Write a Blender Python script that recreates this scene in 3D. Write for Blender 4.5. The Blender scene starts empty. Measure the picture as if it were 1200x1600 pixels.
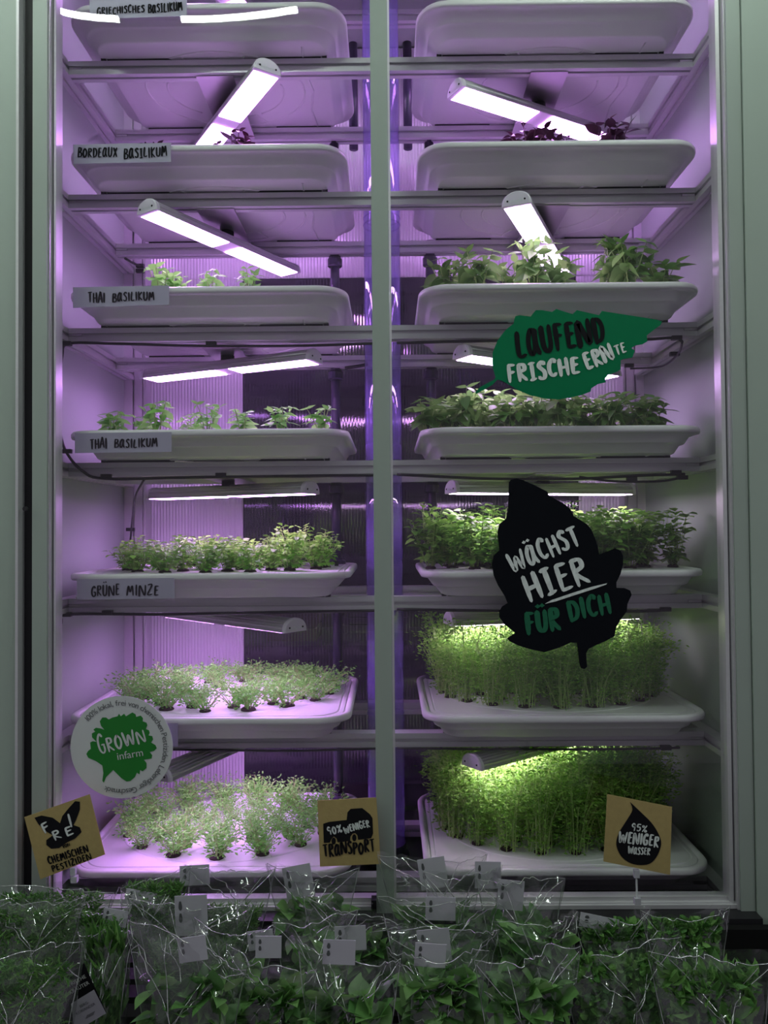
import bpy, math, random
from mathutils import Vector, Matrix

scene = bpy.context.scene
COL = scene.collection
PI = math.pi

# ------------------------------------------------------------------ camera
F_PX = 1190.0
CAM = Vector((0.0158, -2.0, 1.6))
PITCH, YAW, ROLL = 0.0204, -0.0072, -0.0081
fwd = Vector((math.sin(YAW)*math.cos(PITCH), math.cos(YAW)*math.cos(PITCH), math.sin(PITCH)))
_rt = Vector((math.cos(YAW), -math.sin(YAW), 0))
_up = _rt.cross(fwd)
rgt = _rt*math.cos(ROLL) + _up*math.sin(ROLL)
upv = -_rt*math.sin(ROLL) + _up*math.cos(ROLL)
cam_data = bpy.data.cameras.new('camera')
cam_data.sensor_fit = 'VERTICAL'
cam_data.sensor_height = 24.0
cam_data.lens = 24.0*F_PX/1600.0
cam_data.clip_start = 0.02
cam_data.clip_end = 200
cam = bpy.data.objects.new('camera', cam_data)
M = Matrix((( rgt.x, upv.x, -fwd.x, CAM.x), (rgt.y, upv.y, -fwd.y, CAM.y), (rgt.z, upv.z, -fwd.z, CAM.z), (0,0,0,1)))
cam.matrix_world = M
COL.objects.link(cam)
scene.camera = cam

def at(px, py, Y):
    """world point on the vertical plane y = Y seen at photograph pixel (px, py)"""
    d = fwd + rgt*((px-600)/F_PX) + upv*((800-py)/F_PX)
    return CAM + d*((Y+2.0)/d.y)
def atz(px, py, Z):
    d = fwd + rgt*((px-600)/F_PX) + upv*((800-py)/F_PX)
    return CAM + d*((Z-CAM.z)/d.z)

# ------------------------------------------------------------------ world, exposure
w = bpy.data.worlds.new('world'); scene.world = w; w.use_nodes = True
w.node_tree.nodes['Background'].inputs[0].default_value = (0.60, 0.51, 0.68, 1)
w.node_tree.nodes['Background'].inputs[1].default_value = 0.24
vs = scene.view_settings
scene.display_settings.display_device = 'sRGB'
vs.view_transform = 'Standard'; vs.look = 'None'; vs.exposure = 0.22; vs.gamma = 1.0
vs.use_curve_mapping = False
cy = scene.cycles
cy.use_denoising = True
cy.max_bounces = 7; cy.diffuse_bounces = 5; cy.glossy_bounces = 2; cy.transmission_bounces = 2
cy.use_adaptive_sampling = True; cy.adaptive_threshold = 0.04; cy.use_light_tree = False
cy.transparent_max_bounces = 24
cy.caustics_reflective = False; cy.caustics_refractive = False
cy.sample_clamp_indirect = 4.0

GROW_L = 34.0          # radiance of the grow lamps
STORE_L = 36.0        # radiance of the ceiling strip lights of the shop and the added fill strips

# ------------------------------------------------------------------ materials
def mat(name):
    m = bpy.data.materials.new(name); m.use_nodes = True
    nt = m.node_tree; nt.nodes.clear()
    out = nt.nodes.new('ShaderNodeOutputMaterial')
    return m, nt, out
def pbr(name, col, rough=0.5, metal=0.0, spec=0.5, noise=0.0, nscale=30.0, bump=0.0, bscale=200.0, coat=0.0, stretch=None):
    m, nt, out = mat(name)
    b = nt.nodes.new('ShaderNodeBsdfPrincipled')
    b.inputs['Base Color'].default_value = (*col, 1); b.inputs['Roughness'].default_value = rough
    b.inputs['Metallic'].default_value = metal; b.inputs['Specular IOR Level'].default_value = spec
    b.inputs['Coat Weight'].default_value = coat
    nt.links.new(b.outputs[0], out.inputs[0])
    if noise or bump:
        tc = nt.nodes.new('ShaderNodeTexCoord'); vec = tc.outputs['Object']
        if stretch:
            mp = nt.nodes.new('ShaderNodeMapping'); mp.inputs['Scale'].default_value = stretch
            nt.links.new(vec, mp.inputs[0]); vec = mp.outputs[0]
    if noise:
        n = nt.nodes.new('ShaderNodeTexNoise'); n.inputs['Scale'].default_value = nscale; n.inputs['Detail'].default_value = 4
        nt.links.new(vec, n.inputs['Vector'])
        r = nt.nodes.new('ShaderNodeMapRange'); r.inputs['To Min'].default_value = 1-noise; r.inputs['To Max'].default_value = 1+noise
        nt.links.new(n.outputs[0], r.inputs[0])
        mx = nt.nodes.new('ShaderNodeVectorMath'); mx.operation = 'SCALE'
        mx.inputs[0].default_value = col; nt.links.new(r.outputs[0], mx.inputs['Scale'])
        nt.links.new(mx.outputs[0], b.inputs['Base Color'])
    if bump:
        n2 = nt.nodes.new('ShaderNodeTexNoise'); n2.inputs['Scale'].default_value = bscale
        nt.links.new(vec, n2.inputs['Vector'])
        bp = nt.nodes.new('ShaderNodeBump'); bp.inputs['Strength'].default_value = bump; bp.inputs['Distance'].default_value = 0.002
        nt.links.new(n2.outputs[0], bp.inputs['Height']); nt.links.new(bp.outputs[0], b.inputs['Normal'])
    return m
def emit(name, col, s):
    m, nt, out = mat(name)
    e = nt.nodes.new('ShaderNodeEmission'); e.inputs[0].default_value = (*col, 1); e.inputs[1].default_value = s
    nt.links.new(e.outputs[0], out.inputs[0]); return m
def film(name, tint, gloss_rough, ior=1.45, haze=0.0, hazecol=(1,1,1), gain=1.0, bump=0.0):
    """thin clear sheet: straight-through transparency with a fresnel reflection and an optional milky haze"""
    m, nt, out = mat(name)
    tr = nt.nodes.new('ShaderNodeBsdfTransparent'); tr.inputs[0].default_value = (*tint, 1)
    gl = nt.nodes.new('ShaderNodeBsdfGlossy'); gl.inputs['Roughness'].default_value = gloss_rough
    # thin-sheet reflectance, the same from both sides: r0 + (1-r0) * facing^5
    fr = nt.nodes.new('ShaderNodeLayerWeight'); fr.inputs['Blend'].default_value = 0.5
    pw = nt.nodes.new('ShaderNodeMath'); pw.operation = 'POWER'; pw.inputs[1].default_value = 4.0
    nt.links.new(fr.outputs['Facing'], pw.inputs[0])
    r0 = 2*((ior-1)/(ior+1))**2*gain
    mu = nt.nodes.new('ShaderNodeMath'); mu.operation = 'MULTIPLY_ADD'; mu.inputs[1].default_value = 0.75; mu.inputs[2].default_value = r0; mu.use_clamp = True
    nt.links.new(pw.outputs[0], mu.inputs[0])
    mx = nt.nodes.new('ShaderNodeMixShader')
    nt.links.new(mu.outputs[0], mx.inputs[0])
    src = tr.outputs[0]
    if haze:
        df = nt.nodes.new('ShaderNodeBsdfDiffuse'); df.inputs[0].default_value = (*hazecol, 1)
        m0 = nt.nodes.new('ShaderNodeMixShader'); m0.inputs[0].default_value = haze
        nt.links.new(tr.outputs[0], m0.inputs[1]); nt.links.new(df.outputs[0], m0.inputs[2]); src = m0.outputs[0]
    nt.links.new(src, mx.inputs[1]); nt.links.new(gl.outputs[0], mx.inputs[2])
    if bump:
        tc = nt.nodes.new('ShaderNodeTexCoord')
        mp = nt.nodes.new('ShaderNodeMapping'); mp.inputs['Scale'].default_value = (1.0, 1.0, 0.55); mp.inputs['Rotation'].default_value = (0.3, 0.5, 0.4)
        nt.links.new(tc.outputs['Object'], mp.inputs[0])
        ns = nt.nodes.new('ShaderNodeTexNoise'); ns.inputs['Scale'].default_value = 9
        nt.links.new(mp.outputs[0], ns.inputs['Vector'])
        av = nt.nodes.new('ShaderNodeVectorMath'); av.operation = 'MULTIPLY_ADD'; av.inputs[1].default_value = (0.12, 0.12, 0.12)
        nt.links.new(ns.outputs['Color'], av.inputs[0]); nt.links.new(mp.outputs[0], av.inputs[2])
        n2 = nt.nodes.new('ShaderNodeTexVoronoi'); n2.inputs['Scale'].default_value = 26
        nt.links.new(av.outputs[0], n2.inputs['Vector'])
        bp = nt.nodes.new('ShaderNodeBump'); bp.inputs['Strength'].default_value = bump; bp.inputs['Distance'].default_value = 0.012
        nt.links.new(n2.outputs['Distance'], bp.inputs['Height'])
        nt.links.new(bp.outputs[0], gl.inputs['Normal'])
    nt.links.new(mx.outputs[0], out.inputs[0]); return m
def leafmat(name, c0, c1, trans=0.35, rough=0.45):
    m, nt, out = mat(name)
    g = nt.nodes.new('ShaderNodeNewGeometry'); oi = nt.nodes.new('ShaderNodeObjectInfo')
    ad = nt.nodes.new('ShaderNodeMath'); ad.operation = 'ADD'
    nt.links.new(g.outputs['Random Per Island'], ad.inputs[0]); nt.links.new(oi.outputs['Random'], ad.inputs[1])
    fr = nt.nodes.new('ShaderNodeMath'); fr.operation = 'FRACT'; nt.links.new(ad.outputs[0], fr.inputs[0])
    mc = nt.nodes.new('ShaderNodeMix'); mc.data_type = 'RGBA'
    nt.links.new(fr.outputs[0], mc.inputs[0]); mc.inputs[6].default_value = (*c0, 1); mc.inputs[7].default_value = (*c1, 1)
    b = nt.nodes.new('ShaderNodeBsdfPrincipled'); b.inputs['Roughness'].default_value = rough
    b.inputs['Specular IOR Level'].default_value = 0.35
    t = nt.nodes.new('ShaderNodeBsdfTranslucent')
    nt.links.new(mc.outputs[2], b.inputs['Base Color']); nt.links.new(mc.outputs[2], t.inputs[0])
    mx = nt.nodes.new('ShaderNodeMixShader'); mx.inputs[0].default_value = trans
    nt.links.new(b.outputs[0], mx.inputs[1]); nt.links.new(t.outputs[0], mx.inputs[2])
    nt.links.new(mx.outputs[0], out.inputs[0]); return m

MT = {}
MT['frame'] = pbr('painted frame', (0.33, 0.39, 0.34), 0.45, noise=0.04, nscale=6)
MT['wallboard'] = pbr('painted board', (0.34, 0.41, 0.35), 0.5, noise=0.05, nscale=4)
MT['alu'] = pbr('aluminium profile', (0.60, 0.60, 0.61), 0.36, metal=0.25, noise=0.05, nscale=20, stretch=(0.2, 6, 6))
MT['steel'] = pbr('steel plate', (0.62, 0.6, 0.62), 0.28, metal=0.9, noise=0.05)
MT['tray'] = pbr('white plastic tray', (0.80, 0.79, 0.80), 0.32, noise=0.02, nscale=8)
MT['black'] = pbr('black rubber', (0.012, 0.012, 0.014), 0.5)
MT['cable'] = pbr('black cable', (0.01, 0.01, 0.012), 0.45)
MT['pipe'] = pbr('dark pipe', (0.035, 0.03, 0.06), 0.35)
MT['panel'] = pbr('ribbed polycarbonate', (0.66, 0.66, 0.68), 0.15, noise=0.04, nscale=3)
MT['sidepanel'] = pbr('ribbed side sheet', (0.62, 0.61, 0.64), 0.10, noise=0.08, nscale=2, spec=1.0)
MT['darkpanel'] = film('clear ribbed sheet', (0.55, 0.55, 0.6), 0.08, 1.5, haze=0.05, hazecol=(0.5, 0.5, 0.6), gain=1.3)
MT['glass'] = film('door glass', (0.975, 0.985, 0.98), 0.0, 1.5, gain=0.45)
MT['tube'] = film('clear acrylic tube', (0.80, 0.76, 0.90), 0.03, 1.49, haze=0.30, hazecol=(0.38, 0.28, 0.85), gain=1.0)
MT['bag'] = film('clear bag film', (0.985, 0.99, 0.985), 0.07, 1.5, haze=0.030, hazecol=(0.75, 0.85, 0.8), gain=1.3, bump=0.4)
MT['fold_glint'] = film('bag fold glints', (0.95, 0.97, 0.95), 0.16, 1.5, haze=0.65, hazecol=(0.90, 0.98, 0.92), gain=7.0)  # whitish colour stands in for the highlights along film folds
MT['floor'] = pbr('shop floor', (0.12, 0.12, 0.12), 0.5, noise=0.1, nscale=2)
MT['ceiling'] = pbr('shop ceiling', (0.16, 0.17, 0.165), 0.8, noise=0.05, nscale=2)
MT['darkwall'] = pbr('dark shop wall', (0.045, 0.04, 0.045), 0.7, noise=0.2, nscale=1.5)
MT['rack'] = pbr('black rack', (0.008, 0.008, 0.008), 0.6, spec=0.15)
MT['capw'] = pbr('lamp end cap', (0.75, 0.70, 0.78), 0.35)
MT['housing'] = pbr('lamp housing', (0.50, 0.49, 0.51), 0.35, metal=0.5)
MT['growv'] = emit('violet grow light', (0.71, 0.30, 1.0), GROW_L)
MT['growm'] = emit('pale violet grow light', (0.78, 0.43, 0.99), GROW_L*0.9)
MT['groww'] = emit('white grow light', (0.86, 0.62, 0.92), GROW_L*0.85)
MT['strip'] = emit('added fill strip light', (0.86, 1.0, 0.90), STORE_L)  # only the added fill strips use this
MT['strip2'] = emit('curved shop strip light', (0.86, 1.0, 0.90), STORE_L*3.2)
MT['card'] = pbr('translucent name card', (0.44, 0.41, 0.54), 0.4)
MT['ink'] = pbr('black ink', (0.010, 0.010, 0.012), 0.7, spec=0.1)
MT['signgreen'] = pbr('green sticker', (0.0, 0.17, 0.065), 0.6, spec=0.15)
MT['signblack'] = pbr('black sticker', (0.006, 0.007, 0.010), 0.7, spec=0.06)
MT['chalk'] = pbr('chalk white brush paint', (0.72, 0.78, 0.74), 0.6, noise=0.35, nscale=160, stretch=(1, 1, 0.25))
MT['darkgreenpaint'] = pbr('dark green brush paint', (0.0, 0.13, 0.055), 0.55, noise=0.25, nscale=120)
MT['stickerwhite'] = pbr('pale sticker', (0.60, 0.63, 0.62), 0.5)
MT['blobgreen'] = pbr('leaf green print', (0.01, 0.20, 0.02), 0.5)
MT['greytext'] = pbr('grey print', (0.10, 0.11, 0.11), 0.5)
MT['kraft'] = pbr('kraft card', (0.44, 0.34, 0.13), 0.7, noise=0.12, nscale=60, bump=0.15)
MT['paper'] = pbr('white paper label', (0.50, 0.50, 0.54), 0.6)
MT['clipclear'] = pbr('clear plastic holder', (0.75, 0.8, 0.78), 0.2)
MT['cup'] = pbr('dark root plug', (0.035, 0.018, 0.02), 0.9, noise=0.3, nscale=80)
MT['stem'] = pbr('green stem', (0.32, 0.46, 0.14), 0.5)
MT['stemdark'] = pbr('dark stem', (0.10, 0.04, 0.06), 0.5)
MT['basil'] = leafmat('basil leaf', (0.10, 0.24, 0.055), (0.24, 0.44, 0.11))
MT['thai'] = leafmat('thai basil leaf', (0.15, 0.44, 0.07), (0.30, 0.70, 0.14))
MT['red'] = leafmat('red basil leaf', (0.022, 0.004, 0.012), (0.055, 0.012, 0.028), trans=0.05)
MT['mint'] = leafmat('mint leaf', (0.18, 0.46, 0.06), (0.34, 0.72, 0.11))
MT['tallmint'] = leafmat('tall mint leaf', (0.12, 0.30, 0.05), (0.34, 0.60, 0.12))
MT['fine'] = leafmat('fine herb leaf', (0.17, 0.48, 0.08), (0.32, 0.78, 0.16))
MT['finedark'] = leafmat('dense herb leaf', (0.15, 0.34, 0.055), (0.38, 0.66, 0.14), trans=0.5)
MT['bagbasil'] = leafmat('bagged basil leaf', (0.10, 0.27, 0.07), (0.26, 0.50, 0.15), rough=0.35)
MT['bagherb'] = leafmat('bagged herb leaf', (0.09, 0.26, 0.06), (0.25, 0.50, 0.13))
MT['bagstem'] = pbr('bagged stem', (0.10, 0.22, 0.06), 0.5)
MT['boxred'] = pbr('shop box pale', (0.45, 0.32, 0.42), 0.6)
MT['boxyel'] = pbr('shop box yellow', (0.40, 0.30, 0.10), 0.6)

# ------------------------------------------------------------------ mesh helpers
class MB:
    def __init__(s): s.v = []; s.f = []
    def add(s, vs, fs):
        o = len(s.v); s.v += [tuple(p) for p in vs]; s.f += [tuple(i+o for i in f) for f in fs]; return s
    def box(s, x0, x1, y0, y1, z0, z1):
        return s.add([(x0,y0,z0),(x1,y0,z0),(x1,y1,z0),(x0,y1,z0),(x0,y0,z1),(x1,y0,z1),(x1,y1,z1),(x0,y1,z1)],
                     [(0,3,2,1),(4,5,6,7),(0,1,5,4),(1,2,6,5),(2,3,7,6),(3,0,4,7)])
    def loft(s, rings, cap0=True, cap1=True, closed=True):
        n = len(rings[0]); o = len(s.v); fs = []
        for r in rings: s.v += [tuple(p) for p in r]
        m = n if closed else n-1
        for k in range(len(rings)-1):
            for i in range(m):
                j = (i+1) % n
                fs.append((o+k*n+i, o+k*n+j, o+(k+1)*n+j, o+(k+1)*n+i))
        if cap0: fs.append(tuple(o+i for i in reversed(range(n))))
        if cap1: fs.append(tuple(o+(len(rings)-1)*n+i for i in range(n)))
        s.f += fs; return s
    def tube(s, path, r, n=8, cap=True, r1=None):
        path = [Vector(p) for p in path]; rings = []; up = None
        for i, p in enumerate(path):
            t = (path[min(i+1, len(path)-1)] - path[max(i-1, 0)])
            t = t.normalized() if t.length > 1e-9 else Vector((0,0,1))
            if up is None:
                up = Vector((0,0,1)) if abs(t.z) < 0.9 else Vector((1,0,0))
            a = t.cross(up)
            if a.length < 1e-6: a = t.orthogonal()
            a.normalize(); b = a.cross(t).normalized(); up = b
            rr = r if r1 is None else r + (r1-r)*i/max(1, len(path)-1)
            rings.append([p + a*(rr*math.cos(2*PI*k/n)) + b*(rr*math.sin(2*PI*k/n)) for k in range(n)])
        return s.loft(rings, cap, cap)
    def prism(s, poly, axis, a, b):
        """extrude a 2-D polygon along an axis: axis x -> poly is (y,z), axis y -> (x,z), axis z -> (x,y)"""
        def P(p, t):
            return (t, p[0], p[1]) if axis == 'x' else ((p[0], t, p[1]) if axis == 'y' else (p[0], p[1], t))
        return s.loft([[P(p, a) for p in poly], [P(p, b) for p in poly]])
    def mesh(s, name, m, smooth=False):
        me = bpy.data.meshes.new(name); me.from_pydata(s.v, [], s.f); me.update()
        if m is not None: me.materials.append(MT[m] if isinstance(m, str) else m)
        if smooth: me.polygons.foreach_set('use_smooth', [True]*len(me.polygons))
        return me
    def build(s, name, m, parent=None, smooth=False, loc=None):
        return link(name, s.mesh(name, m, smooth), parent, loc)
def link(name, data, parent=None, loc=None):
    o = bpy.data.objects.new(name, data); COL.objects.link(o)
    if parent is not None: o.parent = parent
    if loc is not None: o.location = loc
    return o
def tag(o, label=None, cat=None, group=None, kind=None):
    if label: o['label'] = label
    if cat: o['category'] = cat
    if group: o['group'] = group
    if kind: o['kind'] = kind
    return o
def thing(name, label, cat, loc=(0,0,0), rz=0.0, group=None):
    o = bpy.data.objects.new(name, None); o.empty_display_size = 0.03; COL.objects.link(o)
    o.location = loc; o.rotation_euler = (0, 0, rz)
    return tag(o, label, cat, group)
def copy_tree(o, parent=None):
    c = o.copy(); COL.objects.link(c)
    if parent is not None: c.parent = parent
    for ch in list(o.children): copy_tree(ch, c)
    return c
def struct(name, mb, m): return tag(mb.build(name, m), kind='structure')
def rrect(hx, hy, r, z, n=6):
    pts = []
    for cx, cy, a0 in ((hx-r, hy-r, 0), (-hx+r, hy-r, PI/2), (-hx+r, -hy+r, PI), (hx-r, -hy+r, 1.5*PI)):
        for k in range(n+1):
            a = a0 + PI/2*k/n; pts.append((cx+r*math.cos(a), cy+r*math.sin(a), z))
    return pts
def smooth_path(pts, sub=6):
    """Catmull-Rom through pts (any dimension)"""
    if len(pts) < 3: return [tuple(p) for p in pts]
    out = []; n = len(pts)
    for i in range(n-1):
        p0, p1, p2, p3 = pts[max(i-1,0)], pts[i], pts[i+1], pts[min(i+2,n-1)]
        for k in range(sub):
            t = k/sub
            out.append(tuple(0.5*((2*b)+(c-a)*t+(2*a-5*b+4*c-d)*t*t+(3*b-a-3*c+d)*t**3) for a,b,c,d in zip(p0,p1,p2,p3)))
    out.append(tuple(pts[-1])); return out

# ------------------------------------------------------------------ printed type (made first, while the scene is small)
def text_mesh(body, size, name='lettering'):
    cu = bpy.data.curves.new('tmp_text', 'FONT'); cu.body = body; cu.size = size; cu.align_x = 'CENTER'; cu.align_y = 'CENTER'
    cu.resolution_u = 3
    o = bpy.data.objects.new('tmp_text', cu); COL.objects.link(o)
    dg = bpy.context.evaluated_depsgraph_get(); dg.update()
    me = bpy.data.meshes.new_from_object(o.evaluated_get(dg)); me.name = name
    bpy.data.objects.remove(o); bpy.data.curves.remove(cu)
    return me
RING_TXT = '100% lokal, frei von chemischen Pestiziden. Lebendiger Geschmack'
GLYPH = {ch: text_mesh(ch, 1.0) for ch in sorted(set(RING_TXT)) if ch != ' '}
INFARM = text_mesh('infarm', 0.016)
INFARM_BIG = text_mesh('infarm', 1.0)
TAG_TXT = {k: text_mesh(k, 1.0) for k in ('FRISCHE', 'KR\u00c4UTER', 'BERG-', 'KORIANDER')}

# ------------------------------------------------------------------ the shop around the cabinet
struct('floor', MB().box(-3.2, 3.2, -3.5, 3.0, -0.05, 0.0), 'floor')
struct('ceiling', MB().box(-3.3, 3.3, -3.7, 3.0, 3.55, 3.60), 'ceiling')
struct('wall_back', MB().box(-3.2, 3.2, 3.0, 3.1, 0, 3.55), 'darkwall')
# a shop counter with crates, dimly seen through the clear back sheet
ct = thing('shop_counter', 'pale shop counter dimly seen through the clear back sheet', 'counter', (-0.25, 1.55, 0.0))
MB().box(-0.9, 0.9, -0.3, 0.3, 1.06, 1.10).build('counter_top', 'boxred', ct)
MB().box(-0.85, 0.85, -0.26, -0.24, 0.5, 1.06).build('front_panel', 'boxred', ct)
for sx in (-1, 1): MB().box(sx*0.82-0.03, sx*0.82+0.03, -0.25, 0.25, 0.0, 1.06).build('side_panel', 'boxred', ct)
for x, w_, h_, m, lab in ((-0.42, 0.22, 0.16, 'boxyel', 'ochre crate on the shop counter behind the cabinet'), (-0.05, 0.30, 0.10, 'boxred', 'low pale crate on the shop counter behind the cabinet')):
    cr_ = thing('crate', lab, 'crate', (x, 1.5, 1.10))
    MB().box(-w_/2, w_/2, -0.12, 0.12, 0.0, 0.012).build('crate_floor', m, cr_)
    for k in range(3):
        z0 = 0.012+k*h_/3
        for y0 in (-0.12, 0.11): MB().box(-w_/2, w_/2, y0, y0+0.01, z0, z0+h_/3-0.012).build('slat', m, cr_)
        for x0 in (-w_/2, w_/2-0.01): MB().box(x0, x0+0.01, -0.11, 0.11, z0, z0+h_/3-0.012).build('slat', m, cr_)
    for sx in (-1, 1):
        for y0 in (-0.108, 0.094): MB().box(sx*(w_/2-0.017)-0.007, sx*(w_/2-0.017)+0.007, y0, y0+0.014, 0.012, h_).build('corner_post', m, cr_)
# painted boards that carry on the cabinet front on both sides, with a shadow gap
wl = tag(MB().box(-2.2, -0.866, -0.205, 0.66, 0.0, 3.5).build('wall_left', 'wallboard'), kind='structure')
MB().box(-0.866, -0.8595, -0.212, -0.18, 0.0, 3.5).build('edge_strip', 'alu', wl)
wr = tag(MB().box(0.8635, 2.2, -0.205, 0.66, 0.0, 3.5).build('wall_right', 'wallboard'), kind='structure')
# bolt heads on the edge strip
pb = at(40, 795, -0.214)
MB().tube([(pb.x, -0.212, pb.z), (pb.x, -0.218, pb.z)], 0.006, 8).build('bolt', 'black', wl)

# ceiling strip lights of the shop: a curved pair over the display, and straight ones added out of view as fill
def strip_light(name, label, pts, wd, m, dh=0.0245, group=None):
    n = len(pts); c = pts[n//2]
    t = thing(name, label, 'ceiling light', (c[0], c[1], 3.55), 0, group)
    rings = []; rings2 = []
    for i, p in enumerate(pts):
        q0, q1 = pts[max(0,i-1)], pts[min(n-1,i+1)]
        d = Vector((q1[0]-q0[0], q1[1]-q0[1], 0)).normalized(); nn = Vector((-d.y, d.x, 0))
        P = Vector((p[0]-c[0], p[1]-c[1], 0))
        rings.append([P-nn*wd/2+Vector((0,0,-0.05)), P+nn*wd/2+Vector((0,0,-0.05)), P+nn*wd/2, P-nn*wd/2])
        rings2.append([P-nn*wd*.45+Vector((0,0,-0.0505-dh)), P+nn*wd*.45+Vector((0,0,-0.0505-dh)), P+nn*wd*.45+Vector((0,0,-0.0505)), P-nn*wd*.45+Vector((0,0,-0.0505))])
    MB().loft(rings).build('housing', 'housing', t)
    MB().loft(rings2).build('diffuser', m, t)
    return t
def mirrored(px, py, Z):
    """point at height Z whose mirror image in the door glass is seen at a photograph pixel"""
    p = atz(px, py, Z); return (p.x, -0.34 - p.y)
ZL = 3.475
strip_light('ceiling_strip_light', 'short curved ceiling strip light whose reflection crosses the upper corner of the glass',
            [mirrored(x, y, ZL) for x, y in smooth_path([(84,22),(110,29),(145,34),(185,37)], 4)], 0.020, 'strip2', 0.010)
strip_light('ceiling_strip_light', 'longer curved ceiling strip light reflected over the topmost tray',
            [mirrored(x, y, ZL) for x, y in smooth_path([(283,37),(340,36),(400,31),(464,22)], 4)], 0.018, 'strip2', 0.010)
for i, (x, y) in enumerate(((0.75, -0.76), (-1.55, -0.76))):  # added fill lamps, placed so their reflection stays out of view
    strip_light('ceiling_strip_light', ('added unseen fill strip over the right half of the herb display', 'added unseen fill strip beyond the left edge of the display')[i],
                [(x-0.45, y), (x, y), (x+0.45, y)], 0.06, 'strip')
for sx in (-1, 1):  # added side strips that put highlights on the bags
    strip_light('ceiling_strip_light', 'long added fill strip, out of view on the %s side' % ('left' if sx < 0 else 'right'), [(sx*2.85, -3.4), (sx*2.85, -2.2), (sx*2.85, -1.0)], 0.08, 'strip')

# ------------------------------------------------------------------ the growing cabinet
TIER = [2.850, 2.491, 2.134, 1.777, 1.419, 1.0625, 0.690]
XR = 0.8303; YB = 0.3489; BH = 0.036
cab = thing('growing_cabinet', 'tall glass-fronted vertical farm cabinet with aluminium shelf frames', 'cabinet', (0, 0, 0.60))
def cpart(name, mb, m, parent=None, smooth=False):
    """a cabinet part given in world coordinates"""
    mb.v = [(x, y, z-0.60) for x, y, z in mb.v]
    return mb.build(name, m, parent or cab, smooth)
def notched(u0, u1, z0, z1, g=0.0045, d=0.007):
    """profile section with a slot in the front (u0) face and in the underside"""
    zm = (z0+z1)/2; um = (u0+u1)/2
    return [(u0,z0),(um-g,z0),(um-g,z0+d),(um+g,z0+d),(um+g,z0),(u1,z0),(u1,z1),(u0,z1),(u0,zm+g),(u0+d,zm+g),(u0+d,zm-g),(u0,zm-g)]
ZT = 3.22
tiers = [ZT] + TIER
for i, z in enumerate(tiers):
    for nm, y in (('front_beam', 0.0), ('back_beam', YB)):
        b = cpart(nm, MB().prism(notched(y, y+0.038, z-BH, z), 'x', -XR, XR), 'alu')
        for sx in (-1, 1):
            cpart('connector', MB().box(min(sx*XR, sx*(XR-0.034)), max(sx*XR, sx*(XR-0.034)), y+0.002, y+0.0068, z-BH/2-0.003, z-BH/2+0.003), 'steel', b)
    for sx in (-1, 1):
        sec = [(sx*(XR+u), zz) for u, zz in notched(0.0005, 0.036, z-BH, z)]
        cpart('side_rail', MB().prism(sec, 'y', -0.145, 0.52), 'alu')
cpart('gap_light_block', MB().box(-0.8600, -0.8322, -0.180, -0.150, 0.62, 3.3), 'black')  # added black strip that stops inner light leaking through the gap
# ribbed sheets: real ridges
def ribbed(a0, a1, z0, z1, fixed, axis, pitch, amp, side, thick=0.006):
    n = max(2, int((a1-a0)/pitch)*2); mb = MB(); lo = []; hi = []
    for i in range(n+1):
        a = a0 + (a1-a0)*i/n; o = fixed + (amp if i % 2 else 0)*side
        lo.append((a, o)); 
    back = [(a1, fixed-thick*side), (a0, fixed-thick*side)]
    poly = lo + back
    P = (lambda p, z: (p[0], p[1], z)) if axis == 'x' else (lambda p, z: (p[1], p[0], z))
    m = len(lo); vs = [P(p, z0) for p in poly] + [P(p, z1) for p in poly]; k = len(poly); fs = []
    for i in range(k): fs.append((i, (i+1) % k, k+(i+1) % k, k+i))
    return mb.add(vs, fs)
for sx in (-1, 1):
    for i in range(len(tiers)-1):
        cpart('side_panel', ribbed(-0.15, 0.54, tiers[i+1]-0.02, tiers[i]-0.02, sx*0.8745, 'y', 0.011, 0.0026, -sx), 'sidepanel')
    # back corner posts: two slotted faces
    x0, x1 = sx*0.868, sx*0.794
    sec = [(x0,0.525),(sx*0.838,0.525),(sx*0.838,0.537),(sx*0.831,0.537),(sx*0.831,0.525),(sx*0.806,0.525),(sx*0.806,0.533),(sx*0.801,0.533),(sx*0.801,0.525),(x1,0.525),(x1,0.585),(x0,0.585)]
    cpart('back_post', MB().prism(sec, 'z', 0.62, 3.25), 'alu')
YBK = 0.592
ZD = 2.455   # lower edge of the opaque upper back sheets
for a0, a1, z0, z1 in ((-0.80, -0.483, 0.66, ZD), (0.66, 0.80, 0.66, ZD)):
    cpart('back_panel', ribbed(a0, a1, z0, z1, YBK, 'x', 0.0105, 0.0026, -1), 'panel')
cpart('back_panel', ribbed(-0.80, -0.004, ZD+0.002, 3.25, YBK, 'x', 0.0105, 0.0026, -1), 'panel')
cpart('back_panel', ribbed(0.004, 0.80, ZD+0.002, 3.25, YBK, 'x', 0.0105, 0.0026, -1), 'panel')
cpart('clear_back_panel', ribbed(-0.480, 0.658, 0.66, ZD, YBK, 'x', 0.0105, 0.0022, -1, 0.004), 'darkpanel')
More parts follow.
